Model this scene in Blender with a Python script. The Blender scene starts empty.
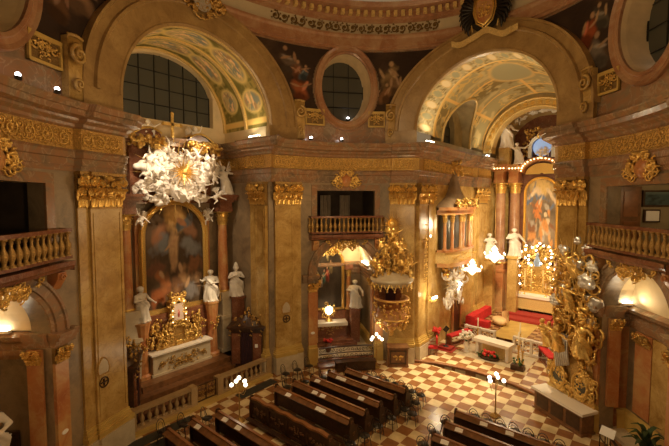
import bpy, math, random
import numpy as np
from mathutils import Vector, Matrix
R = math.radians
PI = math.pi
COL = bpy.context.scene.collection
cos, sin = math.cos, math.sin

# ------------------------------------------------------------------ materials
def newmat(name):
    m = bpy.data.materials.new(name); m.use_nodes = True
    nt = m.node_tree; b = nt.nodes['Principled BSDF']
    return m, nt, b

def plain(name, col, rough=.5, metal=0, spec=.5, bump=0, bscale=8, var=0):
    m, nt, b = newmat(name)
    b.inputs['Base Color'].default_value = (*col, 1)
    b.inputs['Roughness'].default_value = rough
    b.inputs['Metallic'].default_value = metal
    if bump or var:
        tc = nt.nodes.new('ShaderNodeTexCoord')
        n = nt.nodes.new('ShaderNodeTexNoise'); n.inputs['Scale'].default_value = bscale; n.inputs['Detail'].default_value = 5
        nt.links.new(tc.outputs['Object'], n.inputs['Vector'])
        if bump:
            bp = nt.nodes.new('ShaderNodeBump'); bp.inputs['Strength'].default_value = bump; bp.inputs['Distance'].default_value = .03
            nt.links.new(n.outputs['Fac'], bp.inputs['Height']); nt.links.new(bp.outputs['Normal'], b.inputs['Normal'])
        if var:
            r = nt.nodes.new('ShaderNodeValToRGB')
            r.color_ramp.elements[0].position = .3; r.color_ramp.elements[1].position = .7
            r.color_ramp.elements[0].color = (*[c*(1-var) for c in col], 1)
            r.color_ramp.elements[1].color = (*[min(1, c*(1+var)) for c in col], 1)
            nt.links.new(n.outputs['Fac'], r.inputs['Fac']); nt.links.new(r.outputs['Color'], b.inputs['Base Color'])
    return m

def marble(name, stops, scale=.8, dist=3, rough=.3, vein=None, vein_amt=.5):
    m, nt, b = newmat(name)
    N = nt.nodes.new; L = nt.links.new
    tc = N('ShaderNodeTexCoord')
    n = N('ShaderNodeTexNoise'); n.inputs['Scale'].default_value = scale; n.inputs['Detail'].default_value = 8
    n.inputs['Roughness'].default_value = .65; n.inputs['Distortion'].default_value = dist
    L(tc.outputs['Object'], n.inputs['Vector'])
    r = N('ShaderNodeValToRGB'); cr = r.color_ramp
    while len(cr.elements) < len(stops): cr.elements.new(.5)
    for e, (p, c) in zip(cr.elements, stops): e.position = p; e.color = (*c, 1)
    L(n.outputs['Fac'], r.inputs['Fac'])
    out = r.outputs['Color']
    if vein:
        n2 = N('ShaderNodeTexNoise'); n2.inputs['Scale'].default_value = scale*2.2; n2.inputs['Detail'].default_value = 6; n2.inputs['Distortion'].default_value = 1.5
        L(tc.outputs['Object'], n2.inputs['Vector'])
        r2 = N('ShaderNodeValToRGB'); c2 = r2.color_ramp
        c2.elements[0].position = .47; c2.elements[0].color = (0,0,0,1)
        c2.elements[1].position = .5; c2.elements[1].color = (vein_amt,)*3+(1,)
        e = c2.elements.new(.53); e.color = (0,0,0,1)
        L(n2.outputs['Fac'], r2.inputs['Fac'])
        mx = N('ShaderNodeMix'); mx.data_type = 'RGBA'
        L(r2.outputs['Color'], mx.inputs[0]); L(out, mx.inputs[6]); mx.inputs[7].default_value = (*vein, 1)
        out = mx.outputs[2]
    L(out, b.inputs['Base Color'])
    b.inputs['Roughness'].default_value = rough
    return m

def attrmat(name, rough=.6):
    m, nt, b = newmat(name)
    a = nt.nodes.new('ShaderNodeAttribute'); a.attribute_name = 'Col'
    nt.links.new(a.outputs['Color'], b.inputs['Base Color'])
    b.inputs['Roughness'].default_value = .85; b.inputs['Specular IOR Level'].default_value = .12
    return m

def glow(name, col, st):
    m, nt, b = newmat(name)
    b.inputs['Base Color'].default_value = (*col, 1)
    b.inputs['Emission Color'].default_value = (*col, 1)
    b.inputs['Emission Strength'].default_value = st
    return m

def floor_mat(c1=(.80,.64,.36), c2=(.34,.15,.055), size=.6, name='chequered marble floor'):
    m, nt, b = newmat(name)
    N = nt.nodes.new; L = nt.links.new
    tc = N('ShaderNodeTexCoord')
    mp = N('ShaderNodeMapping'); mp.inputs['Location'].default_value = (0.1, 0.2, .013)
    L(tc.outputs['Object'], mp.inputs['Vector'])
    ck = N('ShaderNodeTexChecker'); ck.inputs['Scale'].default_value = 1/size
    L(mp.outputs['Vector'], ck.inputs['Vector'])
    ck.inputs['Color1'].default_value = (*c1, 1); ck.inputs['Color2'].default_value = (*c2, 1)
    n = N('ShaderNodeTexNoise'); n.inputs['Scale'].default_value = 1.7; n.inputs['Detail'].default_value = 6
    L(tc.outputs['Object'], n.inputs['Vector'])
    mx = N('ShaderNodeMix'); mx.data_type = 'RGBA'; mx.blend_type = 'MULTIPLY'
    mx.inputs[0].default_value = .6
    r = N('ShaderNodeValToRGB'); r.color_ramp.elements[0].position = .3; r.color_ramp.elements[0].color = (.45,.38,.32,1)
    r.color_ramp.elements[1].position = .65; r.color_ramp.elements[1].color = (1,1,1,1)
    L(n.outputs['Fac'], r.inputs['Fac'])
    L(ck.outputs['Color'], mx.inputs[6]); L(r.outputs['Color'], mx.inputs[7])
    L(mx.outputs[2], b.inputs['Base Color'])
    b.inputs['Roughness'].default_value = .22
    return m

M = {}
M['ochre'] = marble('golden ochre marble', [(.32,(.33,.19,.055)),(.46,(.48,.30,.09)),(.58,(.57,.38,.13)),(.74,(.64,.46,.19))], .9, 1.0, .24, (.26,.13,.04), .4)
M['ochre2'] = marble('ochre moulding marble', [(.3,(.46,.28,.07)),(.7,(.64,.45,.13))], 1.2, .5, .3)
M['grey'] = marble('grey brown marble', [(.3,(.15,.11,.07)),(.48,(.26,.19,.115)),(.6,(.34,.25,.15)),(.78,(.33,.19,.09))], .8, .8, .35, (.42,.3,.17), .22)
M['red'] = marble('red grey marble', [(.32,(.12,.095,.065)),(.43,(.25,.165,.10)),(.52,(.33,.17,.085)),(.6,(.25,.18,.11)),(.74,(.40,.29,.19))], .55, 1.2, .22, (.55,.42,.28), .35)
M['redp'] = marble('vivid red marble', [(.3,(.40,.13,.045)),(.48,(.50,.2,.07)),(.6,(.56,.31,.12)),(.78,(.62,.42,.19))], .7, .8, .28, (.65,.45,.22), .25)
M['dred'] = marble('dark red marble', [(.3,(.12,.045,.025)),(.55,(.22,.08,.04)),(.8,(.34,.17,.09))], 1.5, 1, .25, (.5,.35,.22), .2)
M['pale'] = marble('pale marble', [(.3,(.45,.36,.23)),(.6,(.60,.50,.34)),(.8,(.66,.57,.42))], 1.2, .8, .35, (.35,.24,.12), .2)
M['white'] = plain('white stucco', (.86,.80,.72), .5, var=.06, bscale=5)
M['wmarble'] = plain('white marble', (.72,.66,.57), .4, var=.12, bscale=3)
M['gold'] = plain('gilding', (.84,.54,.16), .30, metal=.72, bump=.3, bscale=30, var=.25)
M['goldk'] = plain('shadowed old gilding ground', (.20,.115,.03), .5, metal=.3, bump=.5, bscale=25, var=.35)  # dark gilding; behind carved leaves it paints the shaded gaps
M['goldd'] = plain('old gilding', (.52,.31,.085), .38, metal=.5, bump=.5, bscale=25, var=.35)
M['goldp'] = plain('pale gold paint', (.72,.52,.2), .5, metal=.2, bump=.3, bscale=18, var=.2)
M['goldb'] = plain('dark old gilding', (.38,.23,.07), .4, metal=.5, bump=.5, bscale=25, var=.4)
M['silver'] = plain('silver leaf', (.72,.70,.66), .3, metal=.7, bump=.3, bscale=20, var=.2)
M['wood'] = plain('dark walnut wood', (.06,.026,.011), .35, bump=.2, bscale=6, var=.4)
M['wood2'] = plain('warm brown wood', (.20,.09,.035), .35, bump=.15, bscale=5, var=.3)
M['woodr'] = plain('reddish rail wood', (.27,.11,.04), .3, var=.25, bscale=4)
M['black'] = plain('black bentwood', (.018,.014,.012), .3)
M['iron'] = plain('wrought iron', (.03,.025,.02), .45, metal=.6)
M['glassd'] = plain('night window glass', (.07,.07,.055), .3)
M['lead'] = plain('window glazing bars', (.012,.011,.010), .5)
M['redcloth'] = plain('red velvet cloth', (.55,.02,.02), .8, var=.2, bscale=4)
M['redcarpet'] = plain('red carpet', (.36,.035,.02), .95, var=.2, bscale=9)
M['linen'] = plain('white linen', (.85,.78,.66), .8)
M['paper'] = plain('white paper', (.9,.88,.84), .7)
M['archv'] = marble('brown ochre archivolt marble', [(.3,(.25,.15,.055)),(.48,(.35,.22,.085)),(.62,(.43,.28,.11)),(.8,(.50,.35,.16))], .9, .6, .3, (.2,.1,.04), .3)
M['creamv'] = plain('deep ochre cream plaster', (.40,.32,.17), .7, var=.2, bscale=1.5)  # deeper tone than the plain cream plaster
M['rosy'] = marble('rosy brown marble', [(.32,(.26,.13,.07)),(.46,(.36,.17,.085)),(.58,(.42,.24,.13)),(.76,(.48,.33,.2))], .6, 1, .28, (.55,.42,.28), .25)
M['creamd2'] = plain('buff frieze plaster', (.55,.46,.30), .6, var=.1, bscale=1)
M['bstone'] = marble('warm balustrade stone', [(.3,(.34,.22,.10)),(.6,(.46,.31,.15)),(.8,(.52,.37,.2))], 1.2, .8, .35, (.25,.14,.06), .25)
M['silver2'] = M['silver']
M['cream'] = plain('cream painted plaster', (.72,.56,.32), .7, var=.12, bscale=1.5)
M['creamd'] = plain('ochre painted plaster', (.42,.29,.12), .75, var=.2, bscale=1.2)
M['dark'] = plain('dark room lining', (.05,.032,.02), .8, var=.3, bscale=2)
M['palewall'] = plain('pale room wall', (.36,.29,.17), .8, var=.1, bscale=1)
M['tentroof'] = plain('bronze brown roof', (.20,.13,.07), .5, var=.3, bscale=2)
M['carpetg'] = plain('dark grey carpet', (.045,.04,.028), .95, var=.2, bscale=4)
M['purple'] = plain('dark purple curtain', (.035,.010,.016), .85, var=.2, bscale=3)
M['curtain'] = plain('faded curtain', (.25,.2,.15), .85, var=.2, bscale=3)
M['flower'] = plain('red flowers', (.65,.04,.03), .7, var=.4, bscale=20)
M['leafy'] = plain('green leaves', (.05,.12,.03), .7, var=.4, bscale=20)
M['wax'] = plain('candle wax', (.88,.8,.62), .5)
M['fur'] = plain('beige upholstery', (.72,.5,.24), .8, var=.1, bscale=5)
M['attr'] = attrmat('oil painting')
M['fresco'] = attrmat('painted plaster', .7)
M['floor'] = floor_mat()
M['floor2'] = floor_mat((.50,.30,.13), (.20,.075,.03), .42, 'parquet chancel floor')
M['bulb'] = glow('lit globe', (1, .86, .62), 5)
M['strip'] = glow('lit strip lamp', (1, .93, .74), 14)
M['cold'] = glow('lit spot lamp', (1, .9, .9), 14)
M['warmbulb'] = glow('lit warm bulb', (1, .74, .36), 6)
M['blueglass'] = plain('blue lantern glass', (.3,.4,.55), .1)
M['plum'] = plain('potted greenery', (.04,.07,.02), .7)
mglass, _nt, _b = newmat('glowing crystal glass')
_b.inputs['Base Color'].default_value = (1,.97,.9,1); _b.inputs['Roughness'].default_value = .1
_b.inputs['Emission Color'].default_value = (1,.85,.55,1); _b.inputs['Emission Strength'].default_value = 2.2  # sparkle of the lit chandelier is put into the glass as emission
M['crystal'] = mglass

M['lantern'] = glow('blue white lantern glass', (.35,.52,.85), .5)
# ------------------------------------------------------------------ mesh builder
class MB:
    def __init__(s): s.v = []; s.f = []; s.m = []; s.mi = 0
    def mark(s): return len(s.v)
    def xf(s, start, mat):
        for i in range(start, len(s.v)): s.v[i] = tuple(mat @ Vector(s.v[i]))
        return s
    def face(s, idx): s.f.append(tuple(idx)); s.m.append(s.mi)
    def grid(s, fn, us, vs, cu=False, cv=False):
        b = len(s.v); nu, nv = len(us), len(vs)
        for u in us:
            for w in vs: s.v.append(tuple(fn(u, w)))
        for i in range(nu if cu else nu-1):
            for j in range(nv if cv else nv-1):
                i2 = (i+1) % nu; j2 = (j+1) % nv
                s.face((b+i*nv+j, b+i2*nv+j, b+i2*nv+j2, b+i*nv+j2))
        return s
    def box(s, c, d, rz=0, taper=1):
        b = len(s.v); ca, sa = cos(rz), sin(rz)
        for z in (-.5, .5):
            t = 1 if z < 0 else taper
            for x, y in ((-.5,-.5),(.5,-.5),(.5,.5),(-.5,.5)):
                X = x*d[0]*t; Y = y*d[1]*t
                s.v.append((c[0]+X*ca-Y*sa, c[1]+X*sa+Y*ca, c[2]+z*d[2]))
        for q in ((0,3,2,1),(4,5,6,7),(0,1,5,4),(1,2,6,5),(2,3,7,6),(3,0,4,7)): s.face([b+k for k in q])
        return s
    def bx(s, x0, x1, y0, y1, z0, z1): return s.box(((x0+x1)/2,(y0+y1)/2,(z0+z1)/2), (x1-x0,y1-y0,z1-z0))
    def lathe(s, prof, c=(0,0,0), n=16, sx=1, sy=1, a0=0, a1=2*PI):
        full = abs(a1-a0-2*PI) < 1e-6
        us = [a0+(a1-a0)*i/n for i in range(n if full else n+1)]
        s.grid(lambda a, k: (c[0]+cos(a)*prof[k][0]*sx, c[1]+sin(a)*prof[k][0]*sy, c[2]+prof[k][1]), us, range(len(prof)), cu=full)
        return s
    def tube(s, pts, r, n=6, cap=True):
        pts = [Vector(p) for p in pts]; N = len(pts); b = len(s.v)
        rr = r if isinstance(r, (list, tuple)) else [r]*N
        t0 = (pts[1]-pts[0]).normalized()
        up = Vector((0,0,1)) if abs(t0.z) < .9 else Vector((1,0,0))
        u = t0.cross(up).normalized()
        for i, p in enumerate(pts):
            t = (pts[min(i+1,N-1)]-pts[max(i-1,0)])
            if t.length < 1e-9: t = t0
            t.normalize()
            u = (u - t*u.dot(t)); u = u.normalized() if u.length > 1e-6 else t.orthogonal().normalized()
            w = t.cross(u)
            for k in range(n):
                a = 2*PI*k/n
                s.v.append(tuple(p+(u*cos(a)+w*sin(a))*rr[i]))
        for i in range(N-1):
            for k in range(n):
                k2 = (k+1) % n
                s.face((b+i*n+k, b+i*n+k2, b+(i+1)*n+k2, b+(i+1)*n+k))
        if cap:
            s.face([b+k for k in range(n)][::-1]); s.face([b+(N-1)*n+k for k in range(n)])
        return s
    def ball(s, c, r, n=10, m=6, jit=0, rnd=None):
        if not isinstance(r, (tuple, list)): r = (r, r, r)
        b = len(s.v)
        s.v.append((c[0], c[1], c[2]-r[2]))
        for j in range(1, m):
            ph = -PI/2+PI*j/m
            for k in range(n):
                a = 2*PI*k/n; q = 1+(rnd.uniform(-jit, jit) if rnd else 0)
                s.v.append((c[0]+r[0]*cos(ph)*cos(a)*q, c[1]+r[1]*cos(ph)*sin(a)*q, c[2]+r[2]*sin(ph)*q))
        s.v.append((c[0], c[1], c[2]+r[2])); e = len(s.v)-1
        for k in range(n):
            k2 = (k+1) % n
            s.face((b, b+1+k2, b+1+k)); s.face((e, e-n+k, e-n+k2))
            for j in range(m-2):
                s.face((b+1+j*n+k, b+1+j*n+k2, b+1+(j+1)*n+k2, b+1+(j+1)*n+k))
        return s
    def cap(s, p0, p1, r0, r1, n=8):   # tapered capsule
        s.ball(p0, r0, n, 6); s.ball(p1, r1, n, 6); s.tube([p0, p1], [r0, r1], n); return s
    def prism(s, poly, z0, z1):
        b = len(s.v); n = len(poly)
        for z in (z0, z1):
            for x, y in poly: s.v.append((x, y, z))
        for k in range(n):
            k2 = (k+1) % n; s.face((b+k, b+k2, b+n+k2, b+n+k))
        s.face([b+k for k in range(n)][::-1]); s.face([b+n+k for k in range(n)])
        return s
    def plate(s, poly, y0, y1):       # outline in x,z, thickness along y
        b = len(s.v); n = len(poly)
        for y in (y0, y1):
            for x, z in poly: s.v.append((x, y, z))
        for k in range(n):
            k2 = (k+1) % n; s.face((b+k, b+n+k, b+n+k2, b+k2))
        s.face([b+k for k in range(n)]); s.face([b+n+k for k in range(n)][::-1])
        return s
    def leaf(s, p, d, w, l, curl=.3, n=5):
        """acanthus-like leaf: starts at p, grows along z, curls toward direction d (unit xy) """
        d = Vector((d[0], d[1], 0)); t = Vector((-d.y, d.x, 0)); b = len(s.v); p = Vector(p)
        for i in range(n+1):
            q = i/n; a = q*2.3
            out = curl*l*(1-cos(a))*.5; up = l*(sin(min(a, 1.6))*.75+.25*q - max(0, a-1.6)*.35)
            ww = w*.5*(.6+.6*sin(q*PI*.9))*(1-.75*q**3)
            for k, e in ((-1, 0), (0, .12*w), (1, 0)):
                s.v.append(tuple(p+d*(out+e+.01)+t*(ww*k)+Vector((0,0,up))))
        for i in range(n):
            for k in range(2): s.face((b+i*3+k, b+i*3+k+1, b+(i+1)*3+k+1, b+(i+1)*3+k))
        return s
    def build(s, name, mats, parent=None, smooth=False, loc=None, rz=0, kind=None):
        me = bpy.data.meshes.new(name); me.from_pydata(s.v, [], s.f)
        ml = mats if isinstance(mats, (list, tuple)) else [mats]
        for m in ml: me.materials.append(M[m] if isinstance(m, str) else m)
        me.polygons.foreach_set('material_index', s.m)
        if smooth: me.polygons.foreach_set('use_smooth', [True]*len(me.polygons))
        me.update()
        o = bpy.data.objects.new(name, me); COL.objects.link(o)
        if parent: o.parent = parent
        if loc is not None: o.location = loc; o.rotation_euler = (0, 0, rz)
        if kind: o['kind'] = kind
        return o

def thing(name, label, cat, loc=(0,0,0), rz=0, group=None):
    o = bpy.data.objects.new(name, None); COL.objects.link(o); o.empty_display_size = .2
    o.location = loc; o.rotation_euler = (0,0,rz); o['label'] = label; o['category'] = cat
    if group: o['group'] = group
    return o
def tag(o, label, cat, group=None, kind=None):
    o['label'] = label; o['category'] = cat
    if group: o['group'] = group
    if kind: o['kind'] = kind
    return o
def dup(root, loc=None, rz=None, label=None, group=None, scale=None):
    def cp(o, par):
        c = o.copy(); COL.objects.link(c)
        if par: c.parent = par
        for ch in list(o.children): cp(ch, c)
        return c
    r = cp(root, None)
    if loc is not None: r.location = loc
    if rz is not None: r.rotation_euler = (0,0,rz)
    if label: r['label'] = label
    if group: r['group'] = group
    if scale: r.scale = (scale,)*3
    return r
def meshobj(name, me, parent=None, loc=None, rz=0, scale=None, rot=None):
    o = bpy.data.objects.new(name, me); COL.objects.link(o)
    if parent: o.parent = parent
    if loc is not None: o.location = loc; o.rotation_euler = (0,0,rz)
    if rot is not None: o.rotation_euler = rot
    if scale: o.scale = (scale,)*3 if not isinstance(scale, tuple) else scale
    return o

def fuse(mb, mat, voxel, name='body', smooth=2):
    """fuse overlapping pieces into one continuous surface"""
    o = mb.build(name, mat)
    r = o.modifiers.new('r', 'REMESH'); r.mode = 'VOXEL'; r.voxel_size = voxel; r.use_smooth_shade = True
    if smooth:
        s = o.modifiers.new('s', 'SMOOTH'); s.iterations = smooth; s.factor = .5
    dg = bpy.context.evaluated_depsgraph_get(); dg.update()
    me = bpy.data.meshes.new_from_object(o.evaluated_get(dg))
    me.name = name
    bpy.data.objects.remove(o)
    for p in me.polygons: p.use_smooth = True
    if not me.materials: me.materials.append(M[mat])
    return me

# ------------------------------------------------------------------ sweeps and wall sheets
def sweep(mb, path, prof, mis=None, side=1):
    """path [(x,y,extra)], profile [(offset,z)]: room on the right hand of the path"""
    P = [Vector((p[0], p[1])) for p in path]; ex = [p[2] if len(p) > 2 else 0 for p in path]
    n = len(P); nor = []
    def nn(i):
        d = (P[i+1]-P[i]); d = d.normalized() if d.length > 1e-6 else Vector((1,0)); return Vector((d.y, -d.x))*side
    for i in range(n):
        a = nn(i-1) if i > 0 else nn(0); c = nn(i) if i < n-1 else nn(n-2)
        m = a+c
        if m.length < .3: m = a
        m.normalize(); k = max(.5, m.dot(a)); nor.append(m/k)
    b = len(mb.v); np_ = len(prof)
    for i in range(n):
        for o, z in prof:
            q = P[i]+nor[i]*(o+ex[i]); mb.v.append((q.x, q.y, z))
    for i in range(n-1):
        for j in range(np_-1):
            mb.mi = mis[j] if mis else 0
            mb.face((b+i*np_+j, b+(i+1)*np_+j, b+(i+1)*np_+j+1, b+i*np_+j+1))
    mb.mi = 0
    return mb

def strips(mb, mapf, ss, z0, z1, ops=(), d=0, zs=1):
    """wall sheet over s in ss between z0(s), z1(s), with openings (sa, sb, lo, hi)"""
    f0 = z0 if callable(z0) else (lambda s: z0)
    f1 = z1 if callable(z1) else (lambda s: z1)
    for a, b in zip(ss[:-1], ss[1:]):
        m = (a+b)/2
        cuts = sorted([o for o in ops if o[0]-1e-6 <= a and b <= o[1]+1e-6], key=lambda o: o[2](m))
        la, lb = f0(a), f0(b)
        segs = []
        for o in cuts:
            segs.append((la, lb, o[2](a), o[2](b))); la, lb = o[3](a), o[3](b)
        segs.append((la, lb, f1(a), f1(b)))
        for (p, q, r, t) in segs:
            if max(r-p, t-q) < 1e-4: continue
            r = max(r, p); t = max(t, q)
            for k in range(zs):
                k0, k1 = k/zs, (k+1)/zs
                i = len(mb.v)
                mb.v += [tuple(mapf(a, p+(r-p)*k0, d)), tuple(mapf(b, q+(t-q)*k0, d)), tuple(mapf(b, q+(t-q)*k1, d)), tuple(mapf(a, p+(r-p)*k1, d))]
                mb.face((i, i+1, i+2, i+3))
    return mb
def reveal(mb, mapf, outline, d0, d1):
    mb.grid(lambda p, d: mapf(p[0], p[1], d), outline, [d0, d1]); return mb
def frange(a, b, n): return [a+(b-a)*i/n for i in range(n+1)]
def merge(*ls):
    r = sorted(set(round(x, 5) for l in ls for x in l)); return r
def archband(mb, mapf, cx, cz, prof, a0=0, a1=PI, n=28, ex=1, ez=1):
    """prof [(r,d)] across the band; d<0 stands out into the room"""
    mb.grid(lambda a, k: mapf(cx-cos(a)*prof[k][0]*ex, cz+sin(a)*prof[k][0]*ez, prof[k][1]), frange(a0, a1, n), range(len(prof)))
    return mb

# ------------------------------------------------------------------ ornament
def spiral(mb, mapf, cx, cz, r, turns, a0, dirn, d, th, n=16):
    pts = []
    for i in range(n+1):
        q = i/n; a = a0+dirn*turns*2*PI*q; rr = r*(1-.85*q)
        pts.append(mapf(cx+rr*cos(a), cz+rr*sin(a), d-th*.5*(1+q)))
    mb.tube(pts, [th*(1-.4*i/n) for i in range(n+1)], 4)
def rinceau(mb, mapf, s0, s1, z0, z1, d=0, th=.035, seed=1):
    rnd = random.Random(seed); h = z1-z0; n = max(1, round((s1-s0)/(h*.95))); w = (s1-s0)/n; cz = (z0+z1)/2
    for i in range(n):
        cx = s0+w*(i+.5); up = 1 if i % 2 else -1
        spiral(mb, mapf, cx, cz, h*.40, 1.3, -up*PI/2-.6, up, d, th)
        for k in range(5):
            a = rnd.uniform(0, 2*PI); q = h*.42
            x, z = cx+q*cos(a)*1.05, cz+q*sin(a)
            p = [mapf(x, z, d-.01), mapf(x+h*.13*cos(a+.8), z+h*.1*sin(a+.8), d-th*1.5), mapf(x+h*.22*cos(a+1.5), z+h*.12*sin(a+1.5), d-.01)]
            mb.tube(p, [th*.5, th*1.0, th*.3], 4)
        mb.ball(mapf(cx, cz, d-th), th*1.6, 6, 4)
        mb.ball(mapf(cx+w/2, cz+up*h*.25, d-th*.5), th*1.3, 5, 4)
def flourish(mb, mapf, w, h, cx=0, cz=0, d=0, n=14, seed=1, th=.05, dens=1.0):
    """symmetrical cartouche of scrolls, leaves and shells"""
    rnd = random.Random(seed)
    for i in range(n):
        x = rnd.uniform(.02, .5)*w; z = rnd.uniform(-.5, .5)*h*(1-.7*abs(x/w*2)**1.5); r = rnd.uniform(.09, .2)*min(w, h)*dens
        a0 = rnd.uniform(0, 6.28); di = rnd.choice((-1, 1)); t = th*rnd.uniform(.6, 1.2); tr = rnd.uniform(.6, 1.2)
        spiral(mb, mapf, cx+x, cz+z, r, tr, a0, di, d, t, 12)
        spiral(mb, mapf, cx-x, cz+z, r, tr, PI-a0, -di, d, t, 12)
        if i % 2 == 0:
            for sg in (-1, 1):
                xx = cx+sg*x*.9; zz = cz+z
                mb.tube([mapf(xx, zz, d), mapf(xx+sg*r*.7, zz+r*.6, d-t*1.8), mapf(xx+sg*r*1.4, zz+r*.5, d)], [t*.4, t*1.1, t*.2], 5)
def clump(mb, c, size, n=30, seed=1, th=.03):
    """loose 3D gilt leafage filling a box"""
    rnd = random.Random(seed); c = Vector(c)
    for i in range(n):
        p = c+Vector((rnd.uniform(-.5,.5)*size[0], rnd.uniform(-.5,.5)*size[1], rnd.uniform(-.5,.5)*size[2]))
        r = rnd.uniform(.08, .2)*min(size[0], size[2]); a0 = rnd.uniform(0, 6.28); ax = rnd.uniform(0, PI); di = rnd.choice((-1,1))
        pts = []
        for k in range(9):
            q = k/8; a = a0+di*q*4.4; rr = r*(1-.7*q)
            l = Vector((rr*cos(a), rnd.uniform(-.01,.01)-q*r*.4, rr*sin(a)))
            pts.append(p+Matrix.Rotation(ax, 3, 'Z') @ l)
        t = th*rnd.uniform(.7, 1.4)
        mb.tube(pts, [t*(.5+sin(PI*k/8)) for k in range(9)], 5)
    return mb

def capital_flat(mb, mapf, s0, s1, z0, z1, d=0, seed=1):
    """Corinthian pilaster capital on a mapped wall"""
    w = s1-s0; h = z1-z0; rnd = random.Random(seed)
    def leaf(cx, zb, l, ww, out):
        def fn(q, k):
            a = q*2.3; o = out*(1-cos(a))*.62; up = l*(sin(min(a, 1.57))*.82+.18*q-max(0, a-1.57)*.4)
            wv = ww*.5*(.8+.45*sin(q*PI))*(1-.6*q**3)*(1+.3*(int(round(q*8)) % 2)*(abs(k) > .6))
            return mapf(cx+wv*k, zb+up, d-.03-o-(.12*ww if k == 0 else (-.03*ww if abs(k) < .6 else .04*ww)))
        mb.grid(fn, frange(0, 1, 8), [-1, -.5, 0, .5, 1])
    n = max(3, round(w/(h*.23)))
    for i in range(n): leaf(s0+w*(i+.5)/n, z0+.01, h*.36, w/n*.9, h*.15)
    for i in range(n+1): leaf(s0+w*i/n, z0+h*.22, h*.42, w/n*.78, h*.24)
    nv = max(2, n//2)
    for i in range(nv):
        cx = s0+w*(i+.5)/nv
        for sg in (-1, 1):
            spiral(mb, mapf, cx+sg*w*.2/nv, z0+h*.74, h*.095, 1.3, PI/2, sg, d-.12, h*.045, 10)
            mb.tube([mapf(cx+sg*w*.1/nv, z0+h*.5, d-.05), mapf(cx+sg*w*.2/nv, z0+h*.7, d-.15)], h*.03, 4)
    for sg, x in ((-1, s0), (1, s1)):
        spiral(mb, mapf, x, z0+h*.80, h*.15, 1.4, PI/2, sg, d-.16, h*.055, 14)
        mb.ball(mapf(x, z0+h*.80, d-.2), h*.06, 6, 5)
    mb.ball(mapf((s0+s1)/2, z0+h*.93, d-.2), h*.1, 6, 5)
    for k in range(int(w/h*34)):
        x = rnd.uniform(s0, s1); z = z0+h*rnd.uniform(.2, .97)
        mb.tube([mapf(x, z, d-.05), mapf(x+h*rnd.uniform(-.07,.07), z+h*.05, d-.2), mapf(x+h*rnd.uniform(-.1,.1), z+h*.02, d-.12)], [h*.015, h*.035, h*.012], 4)

def capital_round(mb, c, r, h, seed=1):
    for ring, (zb, l, n) in enumerate(((0, .45, 8), (.22, .5, 8))):
        for k in range(n):
            a = 2*PI*(k+.5*ring)/n
            mb.leaf((c[0]+cos(a)*r*1.0, c[1]+sin(a)*r*1.0, c[2]+zb*h), (cos(a), sin(a)), r*.85, h*l, .35, 5)
    for k in range(4):
        a = PI/4+k*PI/2; ca, sa = cos(a), sin(a)
        pts = [Vector((c[0]+ca*(r*1.1+r*.45*(q/5)+r*.18*cos(q)), c[1]+sa*(r*1.1+r*.45*(q/5)+r*.18*cos(q)), c[2]+h*.78+r*.18*sin(q))) for q in range(6)]
        mb.tube(pts, r*.09, 4)
    mb.lathe([(r, 0), (r*.98, h*.6), (r*1.3, h*.88), (0, h*.88)], c, 12)
    mb.box((c[0], c[1], c[2]+h*.95), (r*3, r*3, h*.12))

def balprof(h, r):
    return [(r*.9,0),(r*.9,h*.08),(r*.5,h*.12),(r*.55,h*.2),(r*1.0,h*.38),(r*.9,h*.5),(r*.4,h*.68),(r*.35,h*.78),(r*.6,h*.84),(r*.45,h*.9),(r*.9,h*.93),(r*.9,h)]

# ------------------------------------------------------------------ painting
def colormesh(name, fn, nu, nv, cf, mat='attr', parent=None, kind=None, back=None):
    """surface fn(u,v)->xyz (or None to drop), colour cf(U,V)->rgb arrays, u,v in 0..1"""
    us = np.linspace(0, 1, nu+1); vs = np.linspace(0, 1, nv+1)
    U, V = np.meshgrid(us, vs, indexing='ij')
    rgb = np.clip(cf(U, V), 0, 1)
    verts = []; keep = np.ones((nu+1, nv+1), bool)
    for i in range(nu+1):
        for j in range(nv+1):
            p = fn(us[i], vs[j])
            if p is None: keep[i, j] = False; p = (0,0,0)
            verts.append(tuple(p))
    faces = [(i*(nv+1)+j, (i+1)*(nv+1)+j, (i+1)*(nv+1)+j+1, i*(nv+1)+j+1) for i in range(nu) for j in range(nv)
             if keep[i,j] and keep[i+1,j] and keep[i+1,j+1] and keep[i,j+1]]
    used = sorted({k for f in faces for k in f}); mp = {k: i for i, k in enumerate(used)}
    me = bpy.data.meshes.new(name); me.from_pydata([verts[k] for k in used], [], [tuple(mp[k] for k in f) for f in faces])
    at = me.color_attributes.new('Col', 'FLOAT_COLOR', 'POINT')
    flat = np.ones((len(used), 4)); flat[:, :3] = rgb.reshape(-1, 3)[used]
    at.data.foreach_set('color', flat.ravel())
    me.materials.append(M[mat]); me.update()
    o = bpy.data.objects.new(name, me); COL.objects.link(o)
    if parent: o.parent = parent
    if kind: o['kind'] = kind
    return o
def wav(U, V, s, f=6):
    rnd = random.Random(s); t = 0
    for k in range(6):
        a, b, c = rnd.uniform(-f, f)*(1+k*.5), rnd.uniform(-f, f)*(1+k*.5), rnd.uniform(0, 6.28)
        t = t+np.sin(a*U+b*V+c+1.3*np.sin(b*U-a*V))/(1+k*.5)
    return t/2.2
def base(U, c): return np.ones(U.shape+(3,))*np.array(c)
def mixc(A, al, c):
    al = np.clip(al, 0, 1)[..., None]; return A*(1-al)+np.array(c)*al
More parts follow.
